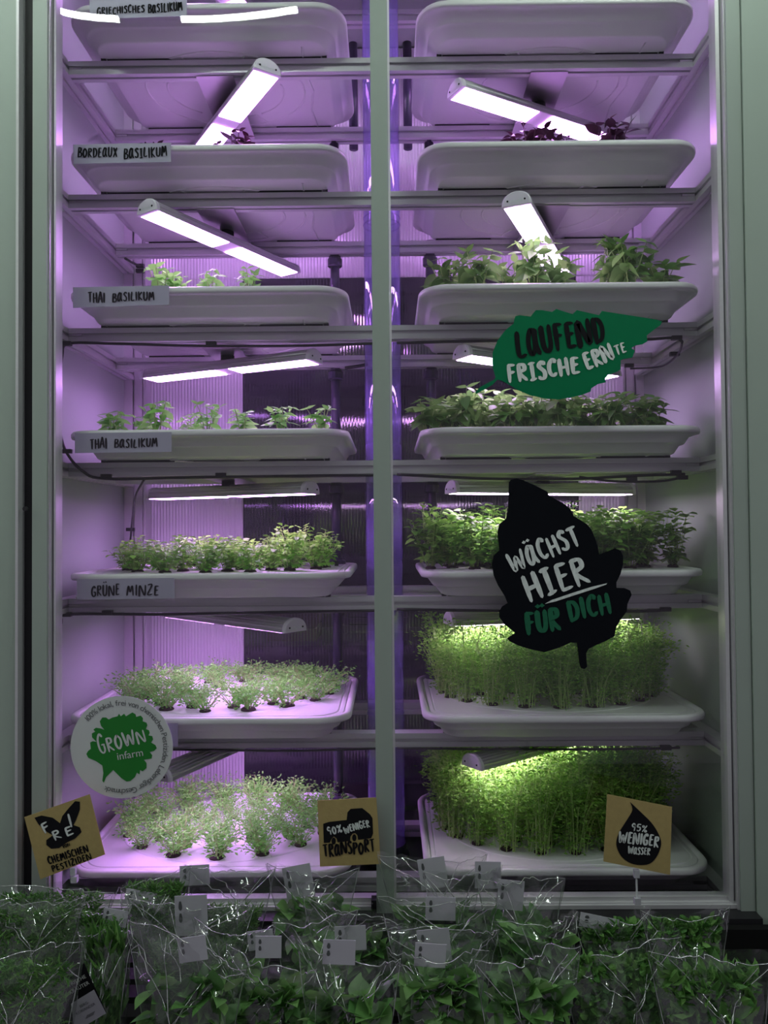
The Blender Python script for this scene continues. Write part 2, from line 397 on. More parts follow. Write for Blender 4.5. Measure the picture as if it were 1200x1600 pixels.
# front: door stiles, lit jamb, mullion, bottom rail
G0 = -0.168
cpart('door_stile', MB().prism([(-0.832,-0.200),(-0.797,-0.200),(-0.797,-0.164),(-0.832,-0.164)], 'z', 0.64, 3.3), 'frame')
cpart('door_stile', MB().prism([(0.8615,-0.200),(0.828,-0.200),(0.828,-0.164),(0.8615,-0.164)], 'z', 0.64, 3.3), 'frame')
for sx, xo, xi in ((-1, -0.797, -0.7815), (1, 0.828, 0.808)):
    d = -sx
    sec = [(xo, -0.194), (xo+d*0.004, -0.194), (xo+d*0.0065, -0.176), (xo+d*0.009, -0.176), (xo+d*0.0105, -0.186), (xi-d*0.002, -0.182), (xi, -0.150), (xo, -0.150)]
    cpart('door_jamb', MB().prism(sec, 'z', 0.66, 3.3), 'alu')
cpart('mullion', MB().prism([(-0.0215,-0.202),(0.0190,-0.202),(0.0190,-0.150),(-0.0215,-0.150)], 'z', 0.66, 3.3), 'frame')
cpart('mullion_edge', MB().prism([(0.0195,-0.200),(0.0245,-0.196),(0.0245,-0.150),(0.0195,-0.150)], 'z', 0.66, 3.3), 'alu')
br = cpart('bottom_rail', MB().prism([(-0.190,0.700),(-0.190,0.709),(-0.184,0.7095),(-0.184,0.712),(-0.176,0.7125),(-0.176,0.722),(-0.150,0.722),(-0.150,0.700)], 'x', -0.797, 0.828), 'alu')
cpart('door_latch', MB().box(-0.034, -0.022, -0.215, -0.19, 0.695, 0.735).box(-0.034, -0.030, -0.222, -0.19, 0.70, 0.73), 'black')
cpart('ledge', MB().box(-0.832, 0.8615, -0.235, -0.14, 0.64, 0.699), 'black')
for x0, x1 in ((-0.790, -0.0205), (0.0235, 0.8165)):
    cpart('glass_pane', MB().box(x0, x1, G0-0.002, G0+0.002, 0.716, 3.3), 'glass')
cpart('base_plate', MB().box(-0.868, 0.868, -0.148, 0.60, 0.60, 0.640), 'black')
cpart('top_plate', MB().box(-0.868, 0.868, -0.148, 0.60, 3.262, 3.30), 'wallboard')

# ------------------------------------------------------------------ trays
HX, HY = 0.3575, 0.28
TXL, TXR, TY = -0.4425, 0.4525, 0.160
def make_tray():
    t = thing('growing_tray', '', 'tray')
    prof = [(0.060,0.000,0.05),(0.054,0.003,0.055),(0.043,0.022,0.06),(0.034,0.0245,0.065),(0.031,0.027,0.065),(0.020,0.046,0.072),(0.006,0.0475,0.078),
            (0.001,0.049,0.08),(0.0,0.053,0.08),(0.0,0.060,0.08),(0.003,0.0645,0.078),(0.008,0.0655,0.075),(0.016,0.0645,0.070),(0.019,0.060,0.068)]
    MB().loft([rrect(HX-i, HY-i, r, z, 8) for i, z, r in prof], True, False).build('body', 'tray', t, True)
    MB().loft([rrect(HX-i, HY-i, r, z, 8) for i, z, r in ((0.0185,0.0575,0.068),(0.021,0.062,0.067),(0.030,0.0625,0.065),(0.032,0.0605,0.065),(0.034,0.0605,0.065),(0.036,0.0625,0.064))], True, True).build('lid', 'tray', t, False)
    # low raised ring around the planting circle, and ribs moulded into the underside
    rg = MB()
    N = 48
    for (a, b_, zz, h, wd, fr) in ((0.285, 0.225, 0.0622, 0.0018, 0.005, 1),):
        rings = []
        for k in range(N):
            q = 2*PI*k/N; c, s_ = math.cos(q), math.sin(q)
            rings.append([((a+du)*c, (b_+du)*s_, zz+dz) for du, dz in ((-wd, 0), (-wd*.5, h), (wd*.5, h), (wd, 0))])
        rg.loft(rings+[rings[0]], False, False, False)
    rg.build('lid_ring', 'tray', t, True)
    em = MB()
    def arc(r, a0, a1, ry=0.82, n=16):
        em.tube([(r*math.cos(a0+(a1-a0)*k/n), ry*r*math.sin(a0+(a1-a0)*k/n), 0.0004) for k in range(n+1)], 0.0032, 6)
    arc(0.225, 0, 2*PI, n=40)
    for q in (0.35, 2.8): 
        arc(0.165, q-0.6, q+0.7)
    for q in (1.15, 1.95, 4.3, 5.1): em.tube([(0.225*math.cos(q), .82*0.225*math.sin(q), 0.0004), (0.165*math.cos(q), .82*0.165*math.sin(q), 0.0004)], 0.0032, 6)
    arc(0.165, 1.15, 1.95); arc(0.165, 4.3, 5.1)
    em.tube([(0.24,-0.2,0.0004),(0.235,-0.1,0.0004),(0.25,0.0,0.0004),(0.235,0.1,0.0004),(0.245,0.2,0.0004)], 0.003, 6)
    em.build('underside_rib', 'tray', t, True)
    for sx in (-1, 1):
        MB().box(sx*0.2-0.085, sx*0.2+0.085, -0.158, -0.130, -0.0055, -0.0002).build('rubber_strip', 'black', t)
        MB().box(sx*0.2-0.085, sx*0.2+0.085, 0.192, 0.222, -0.0055, -0.0002).build('rubber_strip', 'black', t)
        MB().box(sx*0.295-0.006, sx*0.295+0.006, -0.160, -0.135, -0.0055, 0.006).build('foot', 'black', t)
    MB().tube([(sgn_stud*0.30, 0.10, 0.060), (sgn_stud*0.30, 0.10, 0.078)], 0.006, 8).build('overflow_plug', 'black', t)
    return t
sgn_stud = 1
tray0 = make_tray()
row_names = ['topmost', 'second', 'third', 'fourth', 'fifth', 'sixth', 'bottom']
tl = ['label card on its rim cut off by the picture top', 'Bordeaux basil name card on its rim', 'name card and three small basil clumps', 'name card and a row of six basil clumps',
      'green mint name card and low mint', 'sparse feathery seedlings behind the round sticker', 'feathery seedlings and dark plugs beside the truck card']
tr = ['empty-looking underside at the picture top, right column', 'three dark red leaf tufts peeking over it', 'tall basil above the green leaf sign',
      'dense basil touching the green leaf sign', 'tall mint behind the black leaf sign', 'thick feathery greens below the black leaf sign', 'thick feathery greens behind the water drop card']
TRAYZ = []
first = True
for i, z in enumerate(TIER):
    zb = z + 0.0058; TRAYZ.append(zb + 0.0628)
    for sx, X, lab in ((-1, TXL, tl[i]), (1, TXR, tr[i])):
        t = tray0 if first else copy_tree(tray0); first = False
        t.location = (X, TY, zb)
        t['label'] = ('white plastic growing tray, ' if len(lab.split()) < 10 else 'white tray, ') + lab
        t['group'] = 'white growing trays on the shelf frames'

# ------------------------------------------------------------------ grow lamps
LR = 0.29; LW = 0.037; LH = 0.034
infarm_me = INFARM; infarm_me.materials.append(MT['chalk'])
def make_lamp(m):
    """lamp along +x with its face at z=0, the pivot in the middle"""
    t = thing('grow_lamp', '', 'lamp')
    # ribbed half-round housing
    sec = []
    for k in range(25):
        a = PI*k/24; r = 1.0 if k % 2 == 0 else 0.955
        sec.append((LW*math.cos(a)*r, 0.003 + (LH-0.003)*math.sin(a)**0.8*r if 0 < k < 24 else 0.003))
    sec = [(LW, 0.0)] + sec + [(-LW, 0.0), (-LW+0.003, 0.0), (-LW+0.003, 0.006), (LW-0.003, 0.006), (LW-0.003, 0.0)]
    MB().prism(sec, 'x', -LR+0.012, LR-0.012).build('housing', 'housing', t)
    for sx in (-1, 1):
        cs = [(LW*1.03*math.cos(PI*k/16), (LH+0.002)*math.sin(PI*k/16)**0.8 if 0 < k < 16 else 0.0) for k in range(17)]
        rings = [[(sx*x, y*s, z*s+(1-s)*0.006) for y, z in cs] for x, s in ((LR-0.012, 1), (LR-0.003, 1), (LR, 0.90))]
        if sx < 0: rings = [list(reversed(r)) for r in rings]
        ec = MB().loft(rings).build('end_cap', 'capw', t, False)
        for yy, zz in ((-0.022, 0.012), (0.022, 0.012)):
            MB().tube([(sx*(LR-0.002), yy, zz), (sx*(LR+0.0012), yy, zz)], 0.0025, 8).build('screw', 'ink', ec)
        tx = link('maker_mark', infarm_me, ec, (sx*(LR+0.0006), 0, 0.010))
        tx.rotation_euler = (PI/2, 0, PI/2 if sx > 0 else -PI/2)
    for x0, x1 in ((-LR+0.013, -0.026), (0.026, LR-0.013)):
        MB().add([(x0,-LW+0.0035,0.0035),(x1,-LW+0.0035,0.0035),(x0,-LW+0.005,-0.0012),(x1,-LW+0.005,-0.0012),(x0,LW-0.005,-0.0012),(x1,LW-0.005,-0.0012),(x0,LW-0.0035,0.0035),(x1,LW-0.0035,0.0035)],
             [(0,2,3,1),(2,4,5,3),(4,6,7,5)]).build('diffuser', m, t)
    MB().box(-0.0255, 0.0255, -LW+0.0035, LW-0.0035, 0.0012, 0.0040).build('centre_joint', 'capw', t)
    return t
lampL = make_lamp('growv'); lampR = make_lamp('groww'); lampM = make_lamp('growm')
usedL = usedR = usedM = False
plate = MB().box(-0.05, 0.05, -0.150, 0.180, 0.0, 0.0025)
plate_me = plate.mesh('mounting_plate', 'steel')
piv = MB()
for k in range(4): piv.loft([[((0.017+(0.003 if q % 2 else 0))*math.cos(2*PI*j/14), (0.017+(0.003 if q % 2 else 0))*math.sin(2*PI*j/14), -0.0165+k*0.004+q*0.002) for j in range(14)] for q in range(3)])
piv_me = piv.mesh('swivel', 'black')
angL = [-118, -57, -122, -24, -29, -42, -115]
angR = [-60, -151, -113, -148, -160, -166, -143]
ll = ['', 'tilted towards the viewer under the topmost shelf, left column', 'slanting down above the upper three basil clumps', 'seen edge-on above the row of six basil clumps',
      'dim side shown above the mint tray with name card', 'ribbed top shown below the mint tray name card', 'ribbed top shown behind the round sticker']
lr_ = ['', 'crossing above the red basil leaf tufts', 'pointing at the viewer above the tallest basil', 'half hidden behind the green leaf sign',
       'level with the tip of the black leaf sign', 'hidden behind the black leaf sign and feathery greens', 'poking from the thick feathery greens']
lampths = []
for i, z in enumerate(tiers[:-1]):
    for sx, X, ang in ((-1, TXL, angL[i]), (1, TXR, angR[i])):
        if sx < 0 or i < 2:
            t = lampL if not usedL else copy_tree(lampL); usedL = True
        elif i < 4:
            t = lampM if not usedM else copy_tree(lampM); usedM = True
        else:
            t = lampR if not usedR else copy_tree(lampR); usedR = True
        t.location = (X, TY, z-0.086); t.rotation_euler = (0, 0, math.radians(ang))
        lab = (ll if sx < 0 else lr_)[i]
        t['label'] = ('long grow lamp ' + lab) if i else ('grow lamp above the topmost %s tray, out of view' % ('left' if sx < 0 else 'right'))
        t['group'] = 'swivelling grow lamps under the shelves'
        lampths.append((t, math.radians(ang), z, X))
for t, a, z, X in lampths:
    # the plate stays square to the shelf: turn it back inside the turned lamp
    p = link('mounting_plate', plate_me, t, (0, 0, 0.086-BH-0.0035)); p.rotation_euler = (0, 0, -a)
    link('swivel', piv_me, t, (0, 0, 0.086-BH-0.0035))

# ------------------------------------------------------------------ clear column, drain pipes, cables
tube = thing('water_column', 'wide clear acrylic tube running up behind the middle bar', 'tube', (0.0, 0.215, 0.645))
N = 28; RT = 0.053
MB().loft([[(RT*math.cos(2*PI*k/N), RT*math.sin(2*PI*k/N), z) for k in range(N)] for z in (0.045, 0.6, 1.2, 1.8, 2.58)], False, False).build('tube_wall', 'tube', tube, True)
MB().loft([[(r*math.cos(2*PI*k/N), r*math.sin(2*PI*k/N), z) for k in range(N)] for r, z in ((RT+0.012, 0.0), (RT+0.012, 0.02), (RT+0.003, 0.026), (RT+0.003, 0.05))]).build('socket', 'pipe', tube)
for zc in (1.13, 1.15, 0.40, 0.42, 1.86, 1.84):
    MB().loft([[((RT+d)*math.cos(2*PI*k/N), (RT+d)*math.sin(2*PI*k/N), z) for k in range(N)] for d, z in ((0.0005, zc-0.002), (0.002, zc), (0.0005, zc+0.002))], False, False).build('joint_ring', 'tube', tube, True)

def drain_pipe(label, x, y, z0, z1, flange=True, coupler=True, group='dark drain pipes between trays'):
    t = thing('drain_pipe', label, 'pipe', (x, y, z0), 0, group)
    h = z1-z0
    MB().tube([(0, 0, 0.002), (0, 0, h)], 0.0145, 14).build('shaft', 'pipe', t, True)
    if flange:
        MB().loft([[(r*math.cos(2*PI*k/16), r*math.sin(2*PI*k/16), z) for k in range(16)] for r, z in ((0.028, 0.0), (0.028, 0.010), (0.019, 0.014), (0.019, 0.020))]).build('flange', 'pipe', t)
    if coupler:
        MB().loft([[(r*math.cos(2*PI*k/16), r*math.sin(2*PI*k/16), h+z) for k in range(16)] for r, z in ((0.019, -0.075), (0.023, -0.072), (0.023, -0.050), (0.019, -0.047), (0.019, -0.018), (0.026, -0.012), (0.026, 0.0))]).build('coupler', 'pipe', t)
    return t
for i in range(1, 7):
    for sx, px in ((-1, -0.150), (1, 0.150)):
        zt = TIER[i-1]+0.0055
        drain_pipe('dark drain pipe standing in the back corner of the %s %s tray' % (row_names[i], 'left' if sx < 0 else 'right'),
                   px, 0.385, TRAYZ[i]-0.0003, zt, True, i in (2, 3, 4))
for sx, px in ((-1, 551), (1, 636)):
    p = at(px, 40, 0.44)
    drain_pipe('slim dark supply pipe beside the topmost %s tray' % ('left' if sx < 0 else 'right'), p.x, 0.455, 2.83, 3.18, False, False, 'supply pipes at the top')

def cable(label, pts, r=0.0038, clips=()):
    base = pts[0]
    t = thing('power_cable', label, 'cable', base)
    MB().tube([tuple(Vector(p)-Vector(base)) for p in smooth_path([tuple(q) for q in pts], 6)], r, 8).build('cable_sheath', 'cable', t, True)
    for c in clips:
        d = Vector(c)-Vector(base)
        MB().box(d.x-0.013, d.x+0.013, d.y-0.006, d.y+0.006, d.z-0.004, d.z+0.007).build('clip', 'black', t)
    return t
YC = -0.006
def P(x, y, Y=YC): return tuple(at(x, y, Y))
cable('black cable looping from the third shelf corner down to the fourth shelf', [P(600,536),P(480,540),P(330,541),P(180,537),P(108,537),P(97,556),P(93,610),P(94,670),P(103,705),P(128,735),P(165,748),P(300,746),P(600,742)], clips=[P(330,538),P(104,538),P(104,706),P(166,745),P(345,743)])
cable('thin black cable dropping behind the mint tray name card side', [P(226,748,0.02),P(212,775,0.1),P(207,810,0.3),P(203,850,0.48)], 0.003, clips=[P(204,828,0.46)])
cable('black cable under the fifth shelf running down the left wall', [P(600,954),P(430,957),P(260,960),P(108,960),P(96,972),P(92,1020),P(91,1080),P(93,1130)], clips=[P(168,958),P(104,961)])
cable('black cable under the sixth shelf, left column', [P(600,1169),P(470,1173),P(330,1172),P(200,1170)], 0.003)
cable('black cable under the third shelf ending near the right rail', [P(620,536),P(800,532),P(990,531),P(1052,528),P(1066,534)], clips=[P(1057,529)])
cable('black cable along the third right side rail', [P(1066,534),P(1060,552,0.12),P(1035,572,0.26),P(985,576,0.338)], 0.003, clips=[P(1054,554,0.14),P(983,572,0.338)])
cable('black cable sagging under the fourth shelf, right column', [P(620,741),P(760,748),P(900,748),P(1000,743),P(1070,741)], clips=[P(1056,739)])
cable('second black cable sagging deeper under the fourth shelf', [P(905,745),P(960,752),P(1030,752),P(1066,746)], 0.003, clips=[P(987,750),P(1066,747)])
cable('black cable under the fifth shelf, right column', [P(620,952),P(800,955),P(1000,955),P(1045,952)], clips=[P(1040,953)])
cable('black cable under the sixth shelf, right column', [P(620,1169),P(800,1171),P(1000,1170),P(1062,1168)], 0.003, clips=[P(1040,1169)])
cable('short black plug lead on the back beam beside the clear column', [P(539,575,0.342),P(560,572,0.342),P(575,569,0.342)], 0.005)
cable('small pair of black cables at the left back corner', [P(196,404,0.36),P(210,412,0.45),P(219,416,0.51)], 0.004, clips=[P(219,416,0.512),P(219,424,0.512)])

# ------------------------------------------------------------------ leaves and plants
def leaf_mesh(name, m, wd=0.5, fold=0.12, droop=0.18, n=5):
    mb = MB(); vs = []
    for i in range(n+1):
        t = i/n; hw = wd/2*math.sin(PI*min(1, t**0.75*0.985+0.015))*(1.08-0.3*t); z = -droop*t*t
        if i in (0, n): vs.append([(t, 0, z)])
        else: vs.append([(t, -hw, z+fold*hw*2), (t, 0, z), (t, hw, z+fold*hw*2)])
    flat = []; idx = []
    for r in vs:
        idx.append(list(range(len(flat), len(flat)+len(r)))); flat += r
    fs = []
    for a, b in zip(idx, idx[1:]):
        if len(a) == 1: fs += [(a[0], b[1], b[0]), (a[0], b[2], b[1])]
        elif len(b) == 1: fs += [(a[0], a[1], b[0]), (a[1], a[2], b[0])]
        else: fs += [(a[0], a[1], b[1], b[0]), (a[1], a[2], b[2], b[1])]
    mb.add(flat, fs); return mb.mesh(name, m, True)
LEAF = {k: [leaf_mesh('leaf', k, wd*(1.15 if k == 'bagbasil' else 1.0), fo, dr, 7 if k == 'bagbasil' else 6) for wd, fo, dr in ((0.54, 0.10, 0.15), (0.48, 0.18, 0.28), (0.58, 0.05, 0.05))] for k in ('basil', 'thai', 'red', 'bagbasil')}
def place_leaf(o, pos, yaw, pitch, roll, L, W=None):
    o.location = pos; o.rotation_mode = 'XYZ'
    o.rotation_euler = (roll, -pitch, yaw); o.scale = (L, W or L, L)
cup_me = MB().loft([[(r*math.cos(2*PI*k/10), r*math.sin(2*PI*k/10), z) for k in range(10)] for r, z in ((0.0165, 0.0), (0.0165, 0.003), (0.013, 0.006), (0.006, 0.0075))]).mesh('root_plug', 'cup')

def leaf_plant(kind, name, h, spread, nst, levels, leafL, seed, stem='stem', cup=True):
    """broad-leaved plant whose every leaf is a part; levels of crossed leaf pairs on each stem"""
    R = random.Random(seed); t = thing(name, '', 'plant')
    sm = MB(); leaves = []
    for s in range(nst):
        a = 2*PI*(s+R.random()*0.6)/max(1, nst); tilt = 0 if nst == 1 else R.uniform(0.15, 0.55)
        hh = h*R.uniform(0.72, 1.0); top = Vector((math.cos(a)*spread*tilt*1.6, math.sin(a)*spread*tilt*1.6, hh))
        base = Vector((math.cos(a)*0.006, math.sin(a)*0.006, 0.003)); mid = base.lerp(top, 0.5)+Vector((0, 0, hh*0.08))
        path = smooth_path([tuple(base), tuple(mid), tuple(top)], 4); sm.tube(path, 0.0018, 5, True, 0.0009)
        for l in range(levels):
            f = 0.12+0.88*(l+0.9)/levels; p = Vector(path[min(len(path)-1, int(f*(len(path)-1)+0.5))])
            sz = leafL*(0.62+0.5*math.sin(PI*min(1, f*0.85)))*R.uniform(0.8, 1.15)
            if l == levels-1: sz *= 0.8
            for k in range(2 if l < levels-1 else 3):
                yaw = a + (l % 2)*PI/2 + k*(PI if l < levels-1 else 2.1) + R.uniform(-.4, .4)
                leaves.append((p, yaw, R.uniform(-0.95, 0.45) + (0.35 if l == levels-1 else 0), R.uniform(-.7, .7), sz))
    sm.build('stems' if nst > 1 else 'stem', stem, t)
    if cup: link('root_plug', cup_me, t)
    for i, (p, yaw, pitch, roll, L) in enumerate(leaves):
        o = link('leaf', LEAF[kind][R.randrange(3)], t); place_leaf(o, p, yaw, pitch, roll, L)
    return t
def fine_plant(name, m, h, spread, nst, nleaf, leafL, seed, stem='stem', wide=0.4, low=0.35):
    """feathery herb: thin stems with many small leaflets"""
    R = random.Random(seed); t = thing(name, '', 'plant')
    sm = MB(); lf = MB()
    for s in range(nst):
        a = R.random()*2*PI; sp = spread*R.uniform(0.2, 1.0); hh = h*R.uniform(0.6, 1.0)
        br_ = 0.008 if h < 0.1 else 0.030*R.random()
        base = Vector((math.cos(a)*br_, math.sin(a)*br_, 0.003)); top = Vector((math.cos(a)*sp, math.sin(a)*sp, hh))
        mid = Vector((math.cos(a)*sp*0.55, math.sin(a)*sp*0.55, hh*0.60))
        path = [Vector(q) for q in smooth_path([tuple(base), tuple(mid), tuple(top)], 4)]
        sm.tube(path, 0.0014, 4, False, 0.0007)
        for k in range(nleaf):
            f = low+(1-low)*R.random()**0.8; q = path[min(len(path)-1, int(f*(len(path)-1)))].lerp(path[min(len(path)-1, int(f*(len(path)-1))+1)], R.random())
            b = R.random()*2*PI; off = spread*0.5*R.random()*(0.55+0.45*f)
            c = q+Vector((math.cos(b)*off, math.sin(b)*off, R.uniform(-0.004, 0.012)))
            if k % 4 == 0: sm.add([q, q+Vector((0, 0, 0.0008)), c], [(0, 1, 2)])
            d = Vector((math.cos(b)+R.uniform(-.6, .6), math.sin(b)+R.uniform(-.6, .6), R.uniform(-0.5, 0.9))).normalized()
            sd = d.cross(Vector((R.uniform(-1, 1), R.uniform(-1, 1), R.uniform(-.3, 1)))).normalized()
            L = leafL*R.uniform(0.6, 1.2); Wd = L*wide
            nrm = d.cross(sd)*L*0.12
            lf.add([c, c+d*L*0.5+sd*Wd/2+nrm, c+d*L, c+d*L*0.5-sd*Wd/2+nrm], [(0, 1, 2), (0, 2, 3)])
    tag(sm.build('stems', stem, t), kind='stuff'); tag(lf.build('foliage', m, t), kind='stuff')
    link('root_plug', cup_me, t)
    return t
def rings_layout(cx, cy, seed, rings=((0.055, 5), (0.115, 9), (0.175, 14), (0.225, 17)), ex=1.22, ey=0.92):
    R = random.Random(seed); out = []
    for r, n in rings:
        o = R.random()
        for k in range(n):
            a = 2*PI*(k+o)/n
            out.append((cx+r*ex*math.cos(a), cy+r*ey*math.sin(a), r))
    return out
class Stock:
    """prototypes handed out first, copied afterwards"""
    def __init__(s, protos): s.p = protos; s.used = [False]*len(protos)
    def take(s, R):
        i = R.randrange(len(s.p))
        if not s.used[i]: s.used[i] = True; return s.p[i]
        return copy_tree(s.p[i])
    def clear(s):
        for i, u in enumerate(s.used):
            if not u:
                for c in list(s.p[i].children): bpy.data.objects.remove(c)
                bpy.data.objects.remove(s.p[i])
ORD = ['first', 'second', 'third', 'fourth', 'fifth', 'sixth', 'seventh', 'eighth', 'ninth', 'tenth', 'eleventh', 'twelfth', 'thirteenth']
def ranks(spots):
    """where each spot stands: its row from the front and its count from the left"""
    ys = sorted(spots, key=lambda q: q[1]); nb = 5; per = math.ceil(len(ys)/nb); out = {}
    for b_ in range(nb):
        row = sorted(ys[b_*per:(b_+1)*per], key=lambda q: q[0])
        for k, q in enumerate(row): out[q] = '%s row, %s from the left' % (('front', 'second', 'middle', 'fourth', 'rear')[b_], ORD[k])
    return out
def put(stock, R, x, y, z, sc, label, group, szz=None):
    t = stock.take(R); t.location = (x, y, z); t.rotation_euler = (0, 0, R.random()*2*PI); t.scale = (sc, sc, szz or sc)
    t['label'] = label; t['group'] = group; return t
rnd = random.Random(11)

# second shelf: red basil, only the tips show over the rims
st = Stock([leaf_plant('red', 'red_basil_plant', 0.10, 0.05, 7, 4, 0.034, s, 'stemdark') for s in (1, 2, 3)])
for px, h, lab in ((236, 0.098, 'dark red basil tip showing above the Bordeaux name card'), (370, 0.118, 'dark red basil tuft in front of the glowing tilted lamp'),
                   (826, 0.128, 'dark red basil tuft below the right crossing lamp'), (868, 0.098, 'smallest dark red basil tip on the right tray'), (950, 0.130, 'dark red basil tuft beyond the end of the right lamp')):
    p = at(px, 220, 0.06); put(st, rnd, p.x, 0.06, TRAYZ[1], h/0.10, lab, 'red basil on the second shelf')
for px, h, lab in ((800, 0.11, 'dark red basil tuft just beside the larger one below the lamp'), (846, 0.118, 'dark red basil tuft joined to the larger one below the lamp')):
    p = at(px, 220, 0.10); put(st, rnd, p.x, 0.10, TRAYZ[1], h/0.10, lab, 'red basil on the second shelf')
st.clear()
# third shelf left: three small thai basil clumps
st = Stock([leaf_plant('thai', 'thai_basil_plant', 0.10, 0.055, 5, 3, 0.040, s) for s in (5, 6, 7)])
for px, h, lab in ((252, 0.105, 'bushiest basil clump above the third-shelf name card'), (330, 0.088, 'lowest basil clump, middle of three on the third shelf'), (390, 0.095, 'basil clump nearest the lamp end on the third shelf'),
                   (276, 0.082, 'small basil sprig beside the bushiest clump on the third shelf')):
    p = at(px, 440, 0.03); put(st, rnd, p.x, 0.03, TRAYZ[2], h/0.10, lab, 'small basil clumps on the third shelf')
# fourth shelf left: six clumps
for k, (px, h) in enumerate(((178, 0.062), (246, 0.088), (324, 0.080), (378, 0.064), (438, 0.075), (502, 0.074))):
    p = at(px, 660, -0.01)
    lab = ('flat basil clump at the name card end of the fourth shelf', 'tallest basil clump of the six on the fourth shelf', 'third basil clump from the name card end, fourth shelf',
           'smallest basil clump of the six on the fourth shelf', 'pale basil clump, second from the column end, fourth shelf', 'pale spreading basil clump at the column end of the fourth shelf')[k]
    put(st, rnd, p.x, -0.01, TRAYZ[3], 1.0, lab, 'row of six basil clumps on the fourth shelf', h/0.10)
    if k in (1, 2): 
        put(st, rnd, p.x-0.06, 0.06, TRAYZ[3], 0.8, 'low basil sprig tucked behind the %s fourth-shelf clump' % ('tallest' if k == 1 else 'third'), 'low sprigs behind the six clumps', 0.6)
st.clear()
# third shelf right: tall basil
st = Stock([leaf_plant('basil', 'basil_plant', 0.16, 0.075, 6, 4, 0.060, s) for s in (21, 22, 23)])
for px, Y, h, lab in ((700, 0.05, 0.120, 'basil plant leaning over the column end of the third right tray'), (750, -0.02, 0.115, 'low basil plant second from the column, third right tray'),
                      (835, 0.02, 0.165, 'basil plant lit from above by the lamp pointing at the viewer'), (872, 0.06, 0.135, 'basil plant just beside the brightly lit one'), (955, 0.04, 0.175, 'tallest basil plant on the third right tray'),
                      (985, -0.01, 0.140, 'basil plant in front of the tallest one, third right tray'), (1032, 0.0, 0.095, 'lowest basil plant at the wall end of the third right tray'), (800, 0.12, 0.14, 'basil plant half hidden behind its neighbours, third right tray')):
    p = at(px, 440, Y); put(st, rnd, p.x, Y, TRAYZ[2], 0.85, lab, 'tall basil on the third right tray', h/0.16)
# fourth shelf right: dense basil
k = 0
spots = rings_layout(TXR, 0.11, 5, ((0.0, 1), (0.11, 7), (0.205, 13)), 1.38, 0.72); rk = ranks(spots)
for x, y, r in spots:
    h = 0.125 if r < 0.2 else 0.108
    put(st, rnd, x, y, TRAYZ[3], 0.85, 'basil under the green leaf sign, '+rk[(x, y, r)], 'dense basil on the fourth right tray', rnd.uniform(0.85, 1.1)*h/0.16)
p = at(668, 660, 0.0); put(st, rnd, p.x, 0.0, TRAYZ[3], 1.0, 'basil plant drooping over the column end of the dense row', 'dense basil on the fourth right tray', 0.55)
st.clear()
# fifth shelf: mint
def mint_plant(name, h, spread, nst, levels, leafL, seed, mm='mint'):
    R = random.Random(seed); t = thing(name, '', 'plant'); sm = MB(); lf = MB()
    for s in range(nst):
        a = R.random()*2*PI; sp = spread*R.uniform(0.1, 1); hh = h*R.uniform(0.6, 1)
        base = Vector((math.cos(a)*0.008, math.sin(a)*0.008, 0.003)); top = Vector((math.cos(a)*sp, math.sin(a)*sp, hh))
        path = [Vector(q) for q in smooth_path([tuple(base), tuple(base.lerp(top, 0.5)+Vector((R.uniform(-.008,.008), R.uniform(-.008,.008), 0))), tuple(top)], 5)]
        sm.tube(path, 0.0013, 4, False, 0.0008)
        for l in range(levels):
            f = 0.06+0.94*(l+1)/levels; q = path[min(len(path)-1, int(round(f*(len(path)-1))))]
            for k in range(2):
                b = a+(l % 2)*PI/2+k*PI+R.uniform(-.5, .5); L = leafL*R.uniform(0.6, 1.15)
                d = Vector((math.cos(b), math.sin(b), R.uniform(-0.35, 0.5))).normalized(); sd = Vector((-math.sin(b), math.cos(b), R.uniform(-.3, .3))).normalized(); nr = d.cross(sd)
                if nr.z < 0: nr = -nr
                c = q+d*0.003
                lf.add([c, c+d*L*0.35+sd*L*0.34+nr*L*.08, c+d*L*0.35, c+d*L*0.35-sd*L*0.34+nr*L*.08, c+d*L*0.75+sd*L*0.24-nr*L*.02, c+d*L*0.75-nr*L*.06, c+d*L*0.75-sd*L*0.24-nr*L*.02, c+d*L-nr*L*.16],
                       [(0,2,1),(0,3,2),(1,2,5,4),(2,3,6,5),(4,5,7),(5,6,7)])
    tag(sm.build('stems', 'stem', t), kind='stuff'); tag(lf.build('foliage', mm, t, True), kind='stuff'); link('root_plug', cup_me, t)
    return t
st = Stock([mint_plant('mint_plant', 0.092, 0.075, 14, 6, 0.0215, s) for s in (31, 32, 33)])
spots = rings_layout(TXL, 0.155, 8, ((0.07, 5), (0.15, 9), (0.225, 15))); rk = ranks(spots)
for x, y, r in spots:
    bx = (x+0.80)/0.72
    put(st, rnd, x, y, TRAYZ[4], 1.0, 'low mint above its name card, '+rk[(x, y, r)], 'low mint on the fifth left tray', rnd.uniform(0.75, 1.0)*(1.0 if bx < 0.75 else 1.35))
st.clear()
st = Stock([mint_plant('mint_plant', 0.16, 0.075, 13, 7, 0.034, s, 'tallmint') for s in (41, 42, 43)])
spots = rings_layout(TXR, 0.155, 9, ((0.07, 5), (0.15, 9), (0.225, 15))); rk = ranks(spots)
for x, y, r in spots:
    put(st, rnd, x, y, TRAYZ[4], 1.0, 'tall mint around the black leaf sign, '+rk[(x, y, r)], 'tall mint on the fifth right tray', rnd.uniform(0.75, 1.12))
for px, py, lab in ((672, 790, 'tallest single mint shoot beside the clear column'), (1050, 800, 'mint plant arching out towards the right wall')):
    p = at(px, py, 0.06); t = put(st, rnd, p.x, 0.06, TRAYZ[4], 0.9, lab, 'tall mint on the fifth right tray', (p.z-TRAYZ[4])/0.15)
st.clear()
